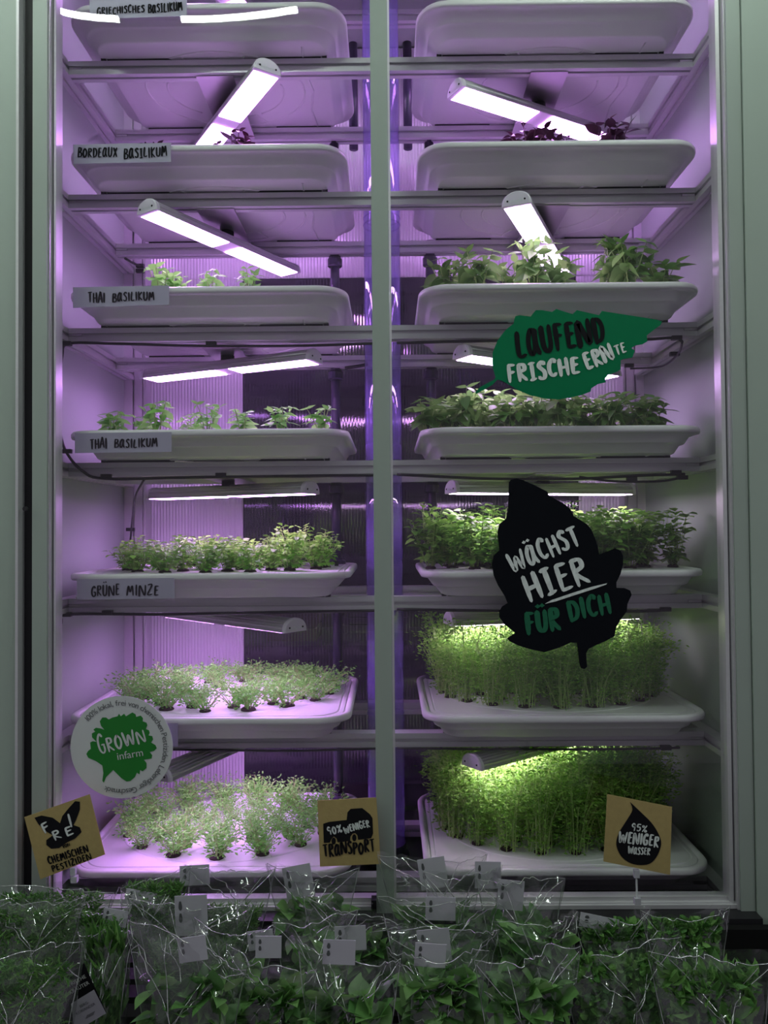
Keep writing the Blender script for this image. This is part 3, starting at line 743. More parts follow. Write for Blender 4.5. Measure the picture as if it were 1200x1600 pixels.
# sixth and bottom shelves: feathery herbs
for tier, sx, ring, h, sp, nst, nl, L, m, lab, grp, seed in (
    (5, -1, ((0.06, 4), (0.125, 8), (0.19, 13), (0.235, 16)), 0.054, 0.066, 14, 20, 0.0115, 'fine', 'sparse feathery seedling on the sixth tray', 'feathery seedlings on the sixth left tray', 51),
    (6, -1, ((0.06, 6), (0.115, 9), (0.18, 13), (0.235, 15)), 0.070, 0.068, 15, 21, 0.0130, 'fine', 'feathery seedling on the lowest left tray', 'feathery seedlings on the bottom left tray', 61),
    (5, 1, ((0.0, 1), (0.075, 7), (0.155, 13), (0.235, 20)), 0.245, 0.083, 22, 44, 0.0135, 'finedark', 'thick feathery herb below the black leaf', 'thick feathery herbs on the sixth right tray', 71),
    (6, 1, ((0.0, 1), (0.075, 7), (0.155, 13), (0.235, 20)), 0.275, 0.086, 22, 46, 0.0155, 'finedark', 'thick feathery herb in the lowest tray', 'thick feathery herbs on the bottom right tray', 81)):
    st = Stock([fine_plant('feathery_herb' if sx > 0 else 'herb_seedling', m, h, sp, nst, nl, L, seed+k, low=0.04 if sx < 0 else 0.05) for k in range(4)])
    spots = rings_layout(TXL if sx < 0 else TXR, 0.176 if sx < 0 else 0.170, seed, ring, 1.2 if sx < 0 else 1.22, 0.9 if sx < 0 else 0.80); rk = ranks(spots)
    for x, y, r in spots:
        if sx < 0:
            sc = 0.45+0.65*min(1, r/0.2); sc *= rnd.uniform(0.8, 1.1); zz = sc
            if y < 0.02 and tier == 6: zz *= 0.8
        else:
            sc = 1.0; zz = rnd.uniform(0.78, 1.0)*(0.85 if y < 0.05 else 1.0)
        put(st, rnd, x, y, TRAYZ[tier], sc, lab+', '+rk[(x, y, r)], grp, zz)
    st.clear()

# ------------------------------------------------------------------ brush lettering (strokes in a unit box)
GL = {
 'A': (.62, [[(.02,0),(.26,1)], [(.26,1),(.38,.98),(.60,0)], [(.14,.36),(.52,.36)]]),
 'a': (.66, [[(.46,.86),(.30,.98),(.10,.66),(.06,.25),(.18,.03),(.36,.22),(.47,.80)], [(.50,.96),(.47,.40),(.62,.02)]]),
 'B': (.55, [[(.06,0),(.10,1)], [(.06,.98),(.42,.92),(.40,.62),(.12,.52),(.48,.42),(.48,.10),(.06,.02)]]),
 'C': (.52, [[(.48,.84),(.34,1),(.10,.74),(.08,.28),(.26,.02),(.48,.14)]]),
 'D': (.60, [[(.10,1),(.12,0)], [(.04,.94),(.36,.94),(.54,.60),(.44,.16),(.10,.02)]]),
 'E': (.52, [[(.14,.98),(.10,.04)], [(.14,.98),(.48,.96)], [(.12,.54),(.42,.56)], [(.10,.04),(.48,.06)]]),
 'F': (.48, [[(.12,.98),(.08,0)], [(.10,.96),(.46,.94)], [(.12,.52),(.40,.54)]]),
 'G': (.58, [[(.50,.84),(.34,1),(.10,.72),(.08,.26),(.28,.02),(.50,.14),(.50,.44)], [(.32,.44),(.56,.44)]]),
 'H': (.60, [[(.08,.96),(.08,0)], [(.50,1),(.54,.02)], [(.10,.46),(.52,.50)]]),
 'I': (.22, [[(.10,1),(.12,0)]]),
 'i': (.40, [[(.20,1),(.22,0)], [(.04,.96),(.36,1)], [(.06,0),(.38,.06)]]),
 'K': (.56, [[(.08,1),(.10,0)], [(.50,.94),(.12,.46),(.54,.02)]]),
 'L': (.48, [[(.14,1),(.08,.08),(.46,.06)]]),
 'M': (.74, [[(.04,0),(.16,.98),(.36,.36),(.56,1),(.70,0)]]),
 'N': (.74, [[(.06,0),(.10,.98),(.62,.06),(.68,1)]]),
 'O': (.62, [[(.32,.99),(.10,.70),(.08,.30),(.28,.02),(.52,.30),(.54,.70),(.32,.99)]]),
 'P': (.52, [[(.10,1),(.08,0)], [(.06,.96),(.40,.94),(.46,.66),(.12,.44)]]),
 'R': (.56, [[(.10,.98),(.08,0)], [(.06,.96),(.40,.94),(.44,.66),(.12,.48),(.52,.02)]]),
 'S': (.50, [[(.46,.88),(.28,1),(.10,.78),(.40,.42),(.38,.10),(.18,.02),(.04,.14)]]),
 'T': (.56, [[(.28,.96),(.30,0)], [(.02,.94),(.54,.98)]]),
 'U': (.60, [[(.08,1),(.08,.24),(.28,.02),(.48,.24),(.52,1)]]),
 'V': (.56, [[(.04,1),(.28,.02),(.52,1)]]),
 'W': (1.0, [[(.04,1),(.22,.02),(.50,.74),(.74,.02),(.96,1)]]),
 'X': (.56, [[(.06,1),(.52,.02)], [(.50,1),(.04,.0)]]),
 'Z': (.54, [[(.06,.96),(.48,.96),(.06,.04),(.52,.06)]]),
 '0': (.52, [[(.26,.99),(.08,.66),(.10,.24),(.26,.02),(.44,.30),(.44,.72),(.26,.99)]]),
 '9': (.50, [[(.44,.74),(.26,1),(.08,.76),(.20,.52),(.42,.62),(.44,.80),(.38,.02)]]),
 '5': (.50, [[(.46,.96),(.14,.94),(.10,.56),(.36,.58),(.44,.26),(.24,.02),(.06,.12)]]),
 '%': (.62, [[(.56,.96),(.08,.04)], [(.16,.94),(.06,.80),(.18,.68),(.26,.82),(.16,.94)], [(.46,.32),(.36,.16),(.48,.02),(.58,.18),(.46,.32)]]),
 ' ': (.36, []),
}
GL['\u00dc'] = (GL['U'][0], GL['U'][1] + [[(.16,1.22),(.17,1.28)], [(.42,1.24),(.43,1.30)]])
GL['\u00c4'] = (GL['a'][0], GL['a'][1] + [[(.18,1.22),(.19,1.28)], [(.44,1.24),(.45,1.30)]])
def brush_strokes(text, x0, y0, x1, y1, h, th, R, jit=0.05, slant=0.0, grow=None):
    """stroke ribbons in photograph pixel units along the baseline (x0,y0)-(x1,y1)"""
    adv = [GL[c][0]+0.16 for c in text]; tot = sum(adv)-0.16
    L = math.hypot(x1-x0, y1-y0); ux, uy = (x1-x0)/L, (y1-y0)/L; nx, ny = uy, -ux
    sx = L/tot; out = []; pen = 0.0
    for ch, a in zip(text, adv):
        dj = R.uniform(-jit, jit); sc = 1+R.uniform(-jit, jit)
        if grow: sc *= grow(pen/tot)
        for stroke in GL[ch][1]:
            pts = smooth_path(stroke, 6) if len(stroke) > 2 else [tuple(stroke[0][k]+(stroke[1][k]-stroke[0][k])*q/4 for k in (0, 1)) for q in range(5)]
            q = [(x0+ux*(pen+px+slant*py)*sx+nx*(py*sc+dj)*h, y0+uy*(pen+px+slant*py)*sx+ny*(py*sc+dj)*h) for px, py in pts]
            n = len(q); rib = []; w0 = R.uniform(0.88, 1.1)
            for i, (X, Y) in enumerate(q):
                a_, b_ = q[max(0, i-1)], q[min(n-1, i+1)]; dx, dy = b_[0]-a_[0], b_[1]-a_[1]; l = math.hypot(dx, dy) or 1
                t = i/(n-1); wd = th/2*w0*(1.0-0.22*t)*(0.75 if t in (0, 1) else 1.0)
                # broad brush: verticals thicker than horizontals
                wd *= 0.62+0.38*abs(dy/l)
                rib.append(((X-dy/l*wd, Y+dx/l*wd), (X+dy/l*wd, Y-dx/l*wd)))
            # rounded ends
            a_, b_ = q[0], q[1]; l = math.hypot(b_[0]-a_[0], b_[1]-a_[1]) or 1; e0 = (a_[0]-(b_[0]-a_[0])/l*th*.28, a_[1]-(b_[1]-a_[1])/l*th*.28)
            a_, b_ = q[-1], q[-2]; l = math.hypot(b_[0]-a_[0], b_[1]-a_[1]) or 1; e1 = (a_[0]-(b_[0]-a_[0])/l*th*.28, a_[1]-(b_[1]-a_[1])/l*th*.28)
            out.append((rib, e0, e1))
        pen += a
    return out
class Flat:
    """a flat printed thing on a vertical plane; coordinates are photograph pixels projected onto it once"""
    def __init__(s, name, label, cat, cx, cy, Y, group=None, yaw=0.0):
        s.Y = Y; s.c = at(cx, cy, Y); s.t = thing(name, label, cat, s.c, 0, group); s.R = random.Random(sum(map(ord, label))); s.lay = 0
    def P(s, x, y, dy=0.0):
        p = at(x, y, s.Y); return (p.x-s.c.x, dy, p.z-s.c.z)
    def plate(s, name, pts, m, thick=0.0012, dy=0.0):
        mb = MB(); mb.loft([[s.P(x, y, dy+thick) for x, y in pts], [s.P(x, y, dy) for x, y in pts]])
        return mb.build(name, m, s.t)
    def print_(s, name, pts, m, dy=-0.0006, parent=None):
        return MB().add([s.P(x, y, dy) for x, y in pts], [tuple(range(len(pts)))]).build(name, m, parent or s.t)
    def write(s, text, x0, y0, x1, y1, h, th, m, jit=0.05, slant=0.0, dy=-0.0012, grow=None, name='lettering'):
        mb = MB(); z = 0
        for rib, e0, e1 in brush_strokes(text, x0, y0, x1, y1, h, th, s.R, jit, slant, grow):
            z += 1; d = dy - 0.00003*(z % 5)
            vs = [s.P(*e0, d)]
            for a, b in rib: vs += [s.P(*a, d), s.P(*b, d)]
            vs.append(s.P(*e1, d)); n = len(rib)
            fs = [(0, 1, 2)] + [(1+2*i, 3+2*i, 4+2*i, 2+2*i) for i in range(n-1)] + [(2*n-1, 2*n+1, 2*n)]
            mb.add(vs, fs)
        return mb.build(name, m, s.t)
def scaled(pts, ox, oy, k): return [(ox+x/k, oy+y/k) for x, y in pts]

YS = -0.1725
# green leaf sticker
f = Flat('leaf_sticker', 'green leaf-shaped sticker reading LAUFEND FRISCHE ERNTE on the glass', 'sticker', 890, 560, YS)
f.plate('leaf_shape', scaled([(110,390),(112,340),(140,270),(185,210),(235,170),(238,150),(245,128),(270,122),(335,130),(345,115),(365,92),(400,92),(460,102),(485,85),(520,97),(580,115),(605,92),(640,100),(735,122),(752,97),(800,105),(930,125),(1075,148),(1105,160),(1095,180),(1060,205),(1015,240),(1018,275),(990,292),(945,300),(925,315),(945,330),(930,370),(880,378),(862,385),(862,440),(835,455),(790,470),(770,495),(775,515),(730,525),(690,550),(685,570),(630,590),(560,605),(500,615),(420,610),(330,590),(260,560),(210,530),(165,505),(140,500),(110,530),(15,583),(10,575),(35,545),(80,520),(120,500),(128,485),(112,430)], 740, 460, 3.75), 'signgreen')
f.write('LaUFEND', 810, 559, 946, 535, 40, 8.6, 'ink', 0.04)
f.write('FRiSCHE', 795, 598, 906, 583, 26, 7.5, 'chalk', 0.07)
f.write('ERN', 917, 577, 960, 561, 26, 7.0, 'chalk', 0.05)
f.write('TE', 963, 555, 979, 550, 15, 4.0, 'chalk', 0.03)
# black leaf sticker
f = Flat('leaf_sticker', 'large black leaf-shaped sticker reading W\u00c4CHST HIER F\u00dcR DICH', 'sticker', 875, 890, YS)
f.plate('leaf_shape', scaled([(255,110),(270,90),(310,80),(360,95),(430,125),(500,160),(530,175),(545,205),(600,235),(660,270),(700,305),(720,350),(770,380),(815,410),(850,450),(875,510),(895,570),(905,630),(960,610),(1020,585),(1060,600),(1078,640),(1078,700),(1060,770),(1030,830),(1030,870),(1090,872),(1130,890),(1140,920),(1110,985),(1105,1040),(1060,1100),(1030,1150),(1015,1220),(960,1250),(880,1285),(830,1310),(812,1340),(815,1400),(818,1440),(800,1455),(775,1450),(762,1410),(755,1330),(745,1265),(700,1265),(620,1300),(510,1335),(400,1310),(320,1285),(260,1255),(242,1235),(270,1215),(300,1195),(220,1130),(185,1080),(185,1040),(205,1005),(245,980),(225,930),(175,850),(145,780),(132,700),(145,640),(185,600),(180,540),(172,470),(185,410),(235,370),(248,300),(252,200)], 740, 730, 4.615), 'signblack')
f.write('W\u00c4CHST', 801, 894, 908, 851, 31, 6.6, 'chalk', 0.05)
f.write('HiER', 828, 942, 922, 908, 42, 9.0, 'chalk', 0.05)
f.print_('underline', scaled([(513,985),(560,958),(700,910),(850,862),(962,836),(955,846),(860,880),(720,925),(590,968)], 740, 730, 4.615), 'chalk', -0.0012)
f.write('F\u00dcR', 824, 991, 876, 984, 33, 9.0, 'darkgreenpaint', 0.04)
f.write('DICH', 890, 970, 955, 958, 31, 8.5, 'darkgreenpaint', 0.04)
# round sticker
f = Flat('round_sticker', 'round pale sticker with a green tree speech bubble on the glass', 'sticker', 190, 1167, YS)
C0 = (190, 1167.5); RP = 80
f.plate('disc', [(C0[0]+RP*math.cos(2*PI*k/56), C0[1]-RP*math.sin(2*PI*k/56)) for k in range(56)], 'stickerwhite')
f.print_('tree_bubble', scaled([(520,295),(530,275),(545,295),(570,275),(585,295),(610,280),(635,265),(660,280),(665,300),(700,290),(718,310),(715,335),(745,345),(752,365),(740,395),(765,405),(770,425),(760,445),(790,450),(797,475),(780,500),(815,520),(825,545),(805,565),(770,575),(790,600),(785,625),(725,635),(745,660),(745,700),(715,725),(695,715),(690,750),(670,735),(655,770),(620,800),(590,805),(550,780),(510,740),(485,715),(455,745),(430,770),(412,815),(400,800),(408,740),(400,680),(350,645),(290,620),(275,590),(290,565),(310,550),(305,500),(325,490),(355,495),(320,460),(318,430),(345,415),(330,400),(350,385),(385,390),(415,400),(390,370),(380,335),(400,305),(430,305),(450,320),(480,305)], 80, 1060, 5.0), 'blobgreen')
f.write('GROWN', 157, 1178, 229, 1158, 24, 3.7, 'stickerwhite', 0.06, 0, -0.0012, lambda t: 1.3 if t < 0.1 else (0.95 if t < 0.75 else 0.8))
PXM = (at(191, 1167, YS)-at(190, 1167, YS)).length
me = INFARM_BIG; me.materials.append(MT['stickerwhite'])
o = link('maker_mark', me, f.t); o.scale = (16.5*PXM,)*3; pp = f.P(203.5, 1179, -0.0013); o.location = pp; o.rotation_euler = (PI/2, -math.radians(9), 0)
ring_txt = RING_TXT; wid = {' ': 0.32}; glyph_cache = GLYPH; RK = 12.5*PXM
for ch, m_ in GLYPH.items():
    xs = [v.co.x for v in m_.vertices]; wid[ch] = max(xs)-min(xs)+0.13
tot = sum(wid[c] for c in ring_txt); ang0, ang1 = math.radians(-52), math.radians(203); run = 0; mb = MB()
base_me = {}
for ch in ring_txt:
    a = ang0 + (ang1-ang0)*(run+wid[ch]/2)/tot; run += wid[ch]
    if ch == ' ': continue
    m_ = glyph_cache[ch]; cx = C0[0]+69.0*math.sin(a); cyy = C0[1]-69.0*math.cos(a); pc = f.P(cx, cyy, -0.0009)
    xs = [v.co.x for v in m_.vertices]; xm = (min(xs)+max(xs))/2
    ca, sa = math.cos(a), math.sin(a); vs = []
    for v in m_.vertices:
        x, y = (v.co.x-xm)*RK, v.co.y*RK
        vs.append((pc[0]+x*ca+y*sa, pc[1], pc[2]-x*sa+y*ca))
    mb.add(vs, [tuple(p.vertices) for p in m_.polygons])
mb.build('ring_lettering', 'greytext', f.t)

# kraft cards on clear holders
def holder(f, x, y0, y1):
    a = Vector(f.P(x, y0, 0.004)); b = Vector(f.P(x+1.5, y1, 0.004))
    h = MB().tube([a, b], 0.0022, 6).build('holder', 'clipclear', f.t)
    MB().box(a.x-0.006, a.x+0.006, a.y-0.006, a.y+0.004, a.z-0.008, a.z+0.009).build('clip', 'paper', h)
    MB().box(b.x-0.007, b.x+0.007, b.y-0.006, b.y+0.006, b.z-0.002, b.z+0.012).build('clip', 'paper', h)
YK = -0.245
f = Flat('kraft_sign', 'tilted kraft card with a black butterfly reading FREI VON CHEMISCHEN PESTIZIDEN', 'sign', 100, 1307, YK)
f.plate('card', [(38,1277),(140,1241),(164,1335),(63,1374)], 'kraft', 0.0016)
f.print_('butterfly', scaled([(250,305),(250,330),(238,362),(230,378),(250,385),(255,400),(235,420),(205,435),(185,450),(160,452),(145,440),(145,425),(165,410),(140,395),(120,375),(108,355),(130,348),(165,355),(188,372),(195,350),(215,325),(235,303)], 0, 1100, 2), 'ink')
f.write('F', 70, 1302, 80, 1296, 15, 4, 'chalk', 0, 0); f.write('R', 86, 1313, 97, 1308, 14, 4, 'chalk', 0); f.write('E', 104, 1307, 116, 1302, 13, 4, 'chalk', 0); f.write('I', 110, 1292, 114, 1291, 20, 4, 'chalk', 0)
f.write('VON', 99, 1325, 110, 1321, 5, 1.5, 'ink'); f.write('CHEMISCHEN', 77, 1350, 139, 1330, 11, 2.9, 'ink', 0.06); f.write('PESTIZIDEN', 83, 1362, 144, 1342, 9.5, 2.7, 'ink', 0.06)
holder(f, 114, 1362, 1378)
f = Flat('kraft_sign', 'kraft card with a black truck reading 90% WENIGER TRANSPORT', 'sign', 545, 1300, YK+0.02)
f.plate('card', [(496,1251),(588,1246),(595,1350),(500,1354)], 'kraft', 0.0016)
f.print_('truck', scaled([(125,835),(170,820),(308,805),(315,745),(340,718),(430,712),(490,760),(510,790),(515,910),(500,948),(398,960),(392,925),(375,908),(355,912),(338,935),(335,970),(238,980),(230,950),(208,934),(188,955),(178,982),(130,985)], 480, 1120, 5), 'ink')
for cx, cyy in ((207, 970), (368, 944)):
    f.print_('wheel', scaled([(cx+17*math.cos(2*PI*k/14), cyy+28*math.sin(2*PI*k/14)) for k in range(14)], 480, 1120, 5), 'ink')
f.write('90%', 513, 1305, 535, 1300, 12, 2.6, 'chalk', 0.06); f.write('WENIGER', 539, 1302, 578, 1291, 11, 2.6, 'chalk', 0.08); f.write('TRaNSPORT', 506, 1338, 586, 1331, 19, 3.8, 'ink', 0.09)
f = Flat('kraft_sign', 'kraft card with a black water drop reading 95% WENIGER WASSER', 'sign', 997, 1303, YK)
f.plate('card', [(949,1241),(1050,1261),(1047,1367),(943,1346)], 'kraft', 0.0016)
f.print_('water_drop', [(600+x/2, 1100+y/2) for x, y in smooth_path([(768,305),(776,330),(760,360),(735,400),(726,430),(730,455),(745,480),(770,497),(800,503),(830,499),(850,480),(862,455),(866,430),(855,400),(835,370),(805,340),(768,305)], 3)[:-1]], 'ink')
f.write('95%', 986, 1297, 1010, 1300, 11, 2.6, 'chalk', 0.04); f.write('WENIGER', 966, 1315, 1028, 1323, 17, 4.0, 'chalk', 0.06); f.write('WaSSER', 981, 1333, 1015, 1336, 11, 2.4, 'chalk', 0.06)
holder(f, 995, 1366, 1412)

# name cards hooked on the tray rims
YN = -0.1235
for lab, q, words in (
    ('pale name card reading GRIECHISCHES BASILIKUM on the topmost tray', [(140,-6),(292,-12),(292,25),(140,30)], [('GRIECHISCHES', 152,24,226,19,11), ('BaSiLIKUM', 232,21,285,17,13)]),
    ('pale name card reading BORDEAUX BASILIKUM on the second tray', [(114,226),(267,223),(267,253),(115,256)], [('BORDEaUX', 122,246,183,245,14), ('BaSiLIKUM', 194,248,261,244,15)]),
    ('pale name card reading THAI BASILIKUM on the third tray', [(114,449),(264,446),(264,476),(114,481)], [('THAI', 138,473,164,472,15), ('BaSILIKUM', 176,472,241,468,13)]),
    ('pale name card reading THAI BASILIKUM on the fourth tray', [(117,677),(268,675),(268,706),(117,708)], [('THAI', 141,701,167,700,16), ('BaSILIKUM', 179,700,246,698,13)]),
    ('pale name card reading GR\u00dcNE MINZE on the fifth tray', [(120,905),(272,903),(273,935),(120,937)], [('GR\u00dcNE', 143,932,187,930,17), ('MINZE', 198,931,248,930,16)]),
    ('blank end of a pale name card peeking past the round sticker', [(128,1134),(278,1130),(278,1167),(128,1170)], [])):
    cx = sum(p[0] for p in q)/4; cyy = sum(p[1] for p in q)/4
    f = Flat('name_card', lab, 'name card', cx, cyy, YN, 'name cards on the tray rims')
    f.plate('card', q, 'card', 0.0010)
    for wd, x0, y0, x1, y1, h in words: f.write(wd, x0, y0, x1, y1, h, 3.0, 'ink', 0.07, 0.06)

# ------------------------------------------------------------------ display rack in front of the cabinet
ZR = 0.655
rack = thing('display_rack', 'black slatted display rack holding the bagged herbs', 'rack', (0.0, -0.60, 0.0))
for k in range(13):
    y = 0.30-k*0.062
    MB().box(-1.15, 1.15, y-0.021, y+0.021, ZR-0.012, ZR).build('slat', 'rack', rack)
MB().box(-1.15, 1.15, 0.338, 0.360, ZR-0.25, ZR+0.034).build('back_rail', 'rack', rack)
for sx in (-1, 1):
    MB().box(sx*1.15-0.012, sx*1.15+0.012, -0.45, 0.385, ZR-0.05, ZR+0.03).build('side_rail', 'rack', rack)
    for y in (-0.43, 0.36):
        MB().box(sx*1.13-0.02, sx*1.13+0.02, y-0.02, y+0.02, 0.0, ZR-0.012).build('leg', 'rack', rack)
MB().box(-1.15, 1.15, -0.462, -0.440, 0.35, ZR+0.02).build('front_panel', 'rack', rack)
for px in (631, 638):
    q = at(px, 1590, -0.62); MB().tube([(q.x, -0.02, ZR), (q.x, -0.02, ZR+0.11)], 0.0022, 6).build('divider_wire', 'steel', rack)

# ------------------------------------------------------------------ bagged herbs
def bag_things(xl, yl, xr, yr, Y, herb, fill, label, blabel, seed, card=None, depth=0.045, bw=0.48):
    R = random.Random(seed)
    A, B = at(xl, yl, Y), at(xr, yr, Y)
    zb = ZR+0.0015; cx = (A.x+B.x)/2; wt = (B.x-A.x)/2
    zt = (A.z+B.z)/2; H = zt-zb; slope = (B.z-A.z)/2
    t = thing('herb_bag', label, 'bag', (cx, Y, zb), 0, 'clear sleeves of herbs on the rack')
    NU, NV = 44, 26
    folds = [(R.uniform(-7, 7), R.uniform(-7, 7), R.uniform(0, 6.28), R.uniform(0.3, 1)) for _ in range(6)]
    fans = [(R.uniform(-0.9, 0.9), R.uniform(0.55, 1.05), R.uniform(5, 10), R.uniform(0, 6.28)) for _ in range(3)]
    def tri(x): x = x/(2*PI) % 1.0; return 4*abs(x-0.5)-1
    def wr(u, v, side):
        s_ = 0
        for a, b, p, k in folds: s_ += k*tri(a*u+b*v*1.5+p+side*1.7)
        for fx, fy, fk, p in fans: s_ += 1.1*tri(fk*math.atan2(v-fy, u-fx)+p+side)
        return s_
    def halfw(v): return wt*(bw+(1-bw)*v**0.9)
    def thick(v): return depth*(0.55+0.45*math.sin(PI*min(1, v*1.15)**0.8))*(1-0.62*max(0, (v-0.55)/0.45)**1.2)
    rings = []
    for j in range(NV+1):
        v = j/NV; ring = []
        for i in range(NU):
            q = 2*PI*i/NU; u = math.cos(q); sd = math.sin(q)
            x = halfw(v)*u; y = thick(v)*math.copysign(abs(sd)**0.8, sd)
            amp = (0.0016+0.0042*max(0, v-0.25)/0.75)*(1 if abs(sd) > 0.2 else 0.4)
            dsp = wr(u, v, 0 if sd < 0 else 1)*amp
            y += dsp*(-1 if sd < 0 else 1)
            z = H*v + slope*u*v*v + (0.006*tri(3*u+seed)+0.010*(1-abs(sd))*0)*max(0, v-0.8)*5
            z += -0.010*(1-u*u)*max(0, v-0.7)/0.3*R.uniform(0.8, 1.0)
            ring.append((x, y, z))
        rings.append(ring)
    c0 = [(p[0]*0.9, p[1]*0.9, 0.0) for p in rings[0]]
    MB().loft([c0]+rings, True, False).build('film', 'bag', t, True)
    # folds with their highlights painted on as whitish lines: along the mouth, from the corners inwards, and short zigzags
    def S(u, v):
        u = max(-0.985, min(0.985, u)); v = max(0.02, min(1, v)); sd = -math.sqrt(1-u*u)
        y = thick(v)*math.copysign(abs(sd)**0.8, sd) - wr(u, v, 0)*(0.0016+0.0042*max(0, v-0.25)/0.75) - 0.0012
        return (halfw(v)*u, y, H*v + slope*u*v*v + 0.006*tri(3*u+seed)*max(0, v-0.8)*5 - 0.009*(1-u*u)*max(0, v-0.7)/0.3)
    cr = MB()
    def fold_glint(uv, r):
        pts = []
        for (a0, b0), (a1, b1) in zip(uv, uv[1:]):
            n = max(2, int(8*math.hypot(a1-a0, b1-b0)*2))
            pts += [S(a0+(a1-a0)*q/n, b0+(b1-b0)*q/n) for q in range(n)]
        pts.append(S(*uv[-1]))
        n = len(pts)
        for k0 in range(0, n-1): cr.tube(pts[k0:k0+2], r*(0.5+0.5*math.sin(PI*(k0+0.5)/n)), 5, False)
    fold_glint([(-0.98+0.098*q, 0.995) for q in range(21)], 0.0008)
    fold_glint([(-0.978, 0.99), (-0.978, 0.3)], 0.0008); fold_glint([(0.978, 0.99), (0.978, 0.3)], 0.0008)
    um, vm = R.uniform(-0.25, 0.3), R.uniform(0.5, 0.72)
    fold_glint([(-0.95, 0.97), (um, vm)], 0.0009); fold_glint([(0.95, 0.97), (um+0.04, vm)], 0.0009)
    fold_glint([(R.uniform(-.8, -.3), 0.97), (um-0.05, vm+0.04), (um+0.1, vm-0.12)], 0.0010)
    fold_glint([(R.uniform(.3, .8), 0.97), (um+0.12, vm+0.02), (um-0.1, vm-0.1)], 0.0010)
    fold_glint([(um, vm), (um+R.uniform(-.1, .1), vm-0.2)], 0.0008)
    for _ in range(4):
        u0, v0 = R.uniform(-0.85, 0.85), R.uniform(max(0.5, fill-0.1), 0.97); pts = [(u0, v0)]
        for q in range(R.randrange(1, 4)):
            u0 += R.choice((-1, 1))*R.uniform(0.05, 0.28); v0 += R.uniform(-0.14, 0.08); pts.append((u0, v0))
        fold_glint(pts, R.uniform(0.0004, 0.0010))
    tag(cr.build('fold_glints', 'fold_glint', t, True), kind='stuff')
    # folded paper label hung over the upper edge, inside the film
    if card:
        cxp, cyp, cw, chh, cm = card
        c = at(cxp, cyp, Y-0.003); s1 = 1.0/F_PX*(Y+2.0)
        x0, z0 = c.x-cx, c.z-zb; hw = cw/2*s1; hh = chh/2*s1; tl_ = R.uniform(-0.22, 0.22)
        def Q(a, b, d): return (x0+a*hw*math.cos(tl_)-b*hh*math.sin(tl_), d, z0+a*hw*math.sin(tl_)+b*hh*math.cos(tl_))
        yy = -thick(min(1, max(0, z0/H)))*0.78
        pl = MB().loft([[Q(-1,-1,yy+.0008),Q(1,-1,yy+.0008),Q(1,1,yy+.004),Q(-1,1,yy+.004)], [Q(-1,-1,yy),Q(1,-1,yy),Q(1,1,yy+.003),Q(-1,1,yy+.003)]]).build('paper_label', 'paper', t)
        def drop(a, b, r):
            return [Q(a+r*0.6*math.sin(g)*(1 if g < PI else 1), b+r*(math.cos(g) if abs(math.cos(g)) < 0.8 or math.cos(g) < 0 else 1.5), yy-0.0006+0.0032*(b+1)/2) for g in [2*PI*k/12 for k in range(12)]]
        mk = MB()
        for a, b in ((-0.65, 0.45), (-0.65, -0.15)): mk.add(drop(a, b, 0.19), [tuple(range(12))])
        mk.build('drop_mark', 'greytext', pl)
        if cm == 'dark':
            MB().loft([[Q(-1.05,-1.3,yy-.001),Q(1.05,-1.3,yy-.001),Q(1.05,-1.0,yy-.001),Q(-1.05,-1.0,yy-.001)], [Q(-1.05,-1.3,yy-.002),Q(1.05,-1.3,yy-.002),Q(1.05,-1.0,yy-.002),Q(-1.05,-1.0,yy-.002)]]).build('black_band', 'ink', pl)
    # the herbs inside
    b = thing('herb_bunch', blabel, 'herbs', (cx, Y, zb+0.003), 0, 'herb bunches inside the sleeves')
    sm = MB()
    for k in range(9):
        u = R.uniform(-0.6, 0.6); sm.tube([(halfw(0.05)*u*0.8, R.uniform(-.4, .4)*depth*0.4, 0.004), (halfw(fill*.6)*u, R.uniform(-.5, .5)*depth*0.5, H*fill*0.75)], 0.0016, 5, True, 0.001)
    sm.build('stems', 'bagstem', b)
    if herb == 'basil':
        for k in range(165 if Y < -0.6 else 80):
            v = fill*(0.34+0.66*R.random()); u = R.uniform(-0.86, 0.86); front = R.random() < 0.72
            d = (-1 if front else R.uniform(-0.6, 0.9))*thick(v)*math.sqrt(max(0.05, 1-u*u))*0.70
            o = link('leaf', LEAF['bagbasil'][R.randrange(3)], b); L = R.uniform(0.044, 0.066)
            yaw = -PI/2+R.uniform(-1.3, 1.3) if front else R.uniform(0, 2*PI)
            pos = Vector((halfw(v)*u*0.84, d*0.55, H*v))
            place_leaf(o, pos, yaw, R.uniform(0.4, 1.35) if R.random() < 0.6 else R.uniform(-1.2, 0.2), R.uniform(-1.0, 1.0), L*0.85, L*0.95)
    else:
        lf = MB(); n, L0, wd = {'dill': (2600, 0.018, 0.16), 'chive': (700, 0.05, 0.06), 'coriander': (1500, 0.018, 0.75), 'rocket': (1000, 0.032, 0.42)}[herb]
        for k in range(n):
            v = fill*(0.30+0.70*R.random()); u = R.uniform(-0.90, 0.90)
            d = R.uniform(-1, 0.6)*thick(v)*math.sqrt(max(0.05, 1-u*u))*0.72
            c = Vector((halfw(v)*u*0.92, d, H*v)); a = R.random()*2*PI
            dr = Vector((math.cos(a)*0.9, math.sin(a)*0.5, R.uniform(-0.2, 1.2) if herb != 'chive' else R.uniform(0.8, 2.5))).normalized()
            sd = dr.cross(Vector((R.uniform(-1, 1), R.uniform(-1, 1), R.uniform(-1, 1)))).normalized(); L = L0*R.uniform(0.6, 1.2); nr = dr.cross(sd)*L*0.15
            if abs(c.x+dr.x*L) > halfw(v)*0.95: dr.x = -dr.x
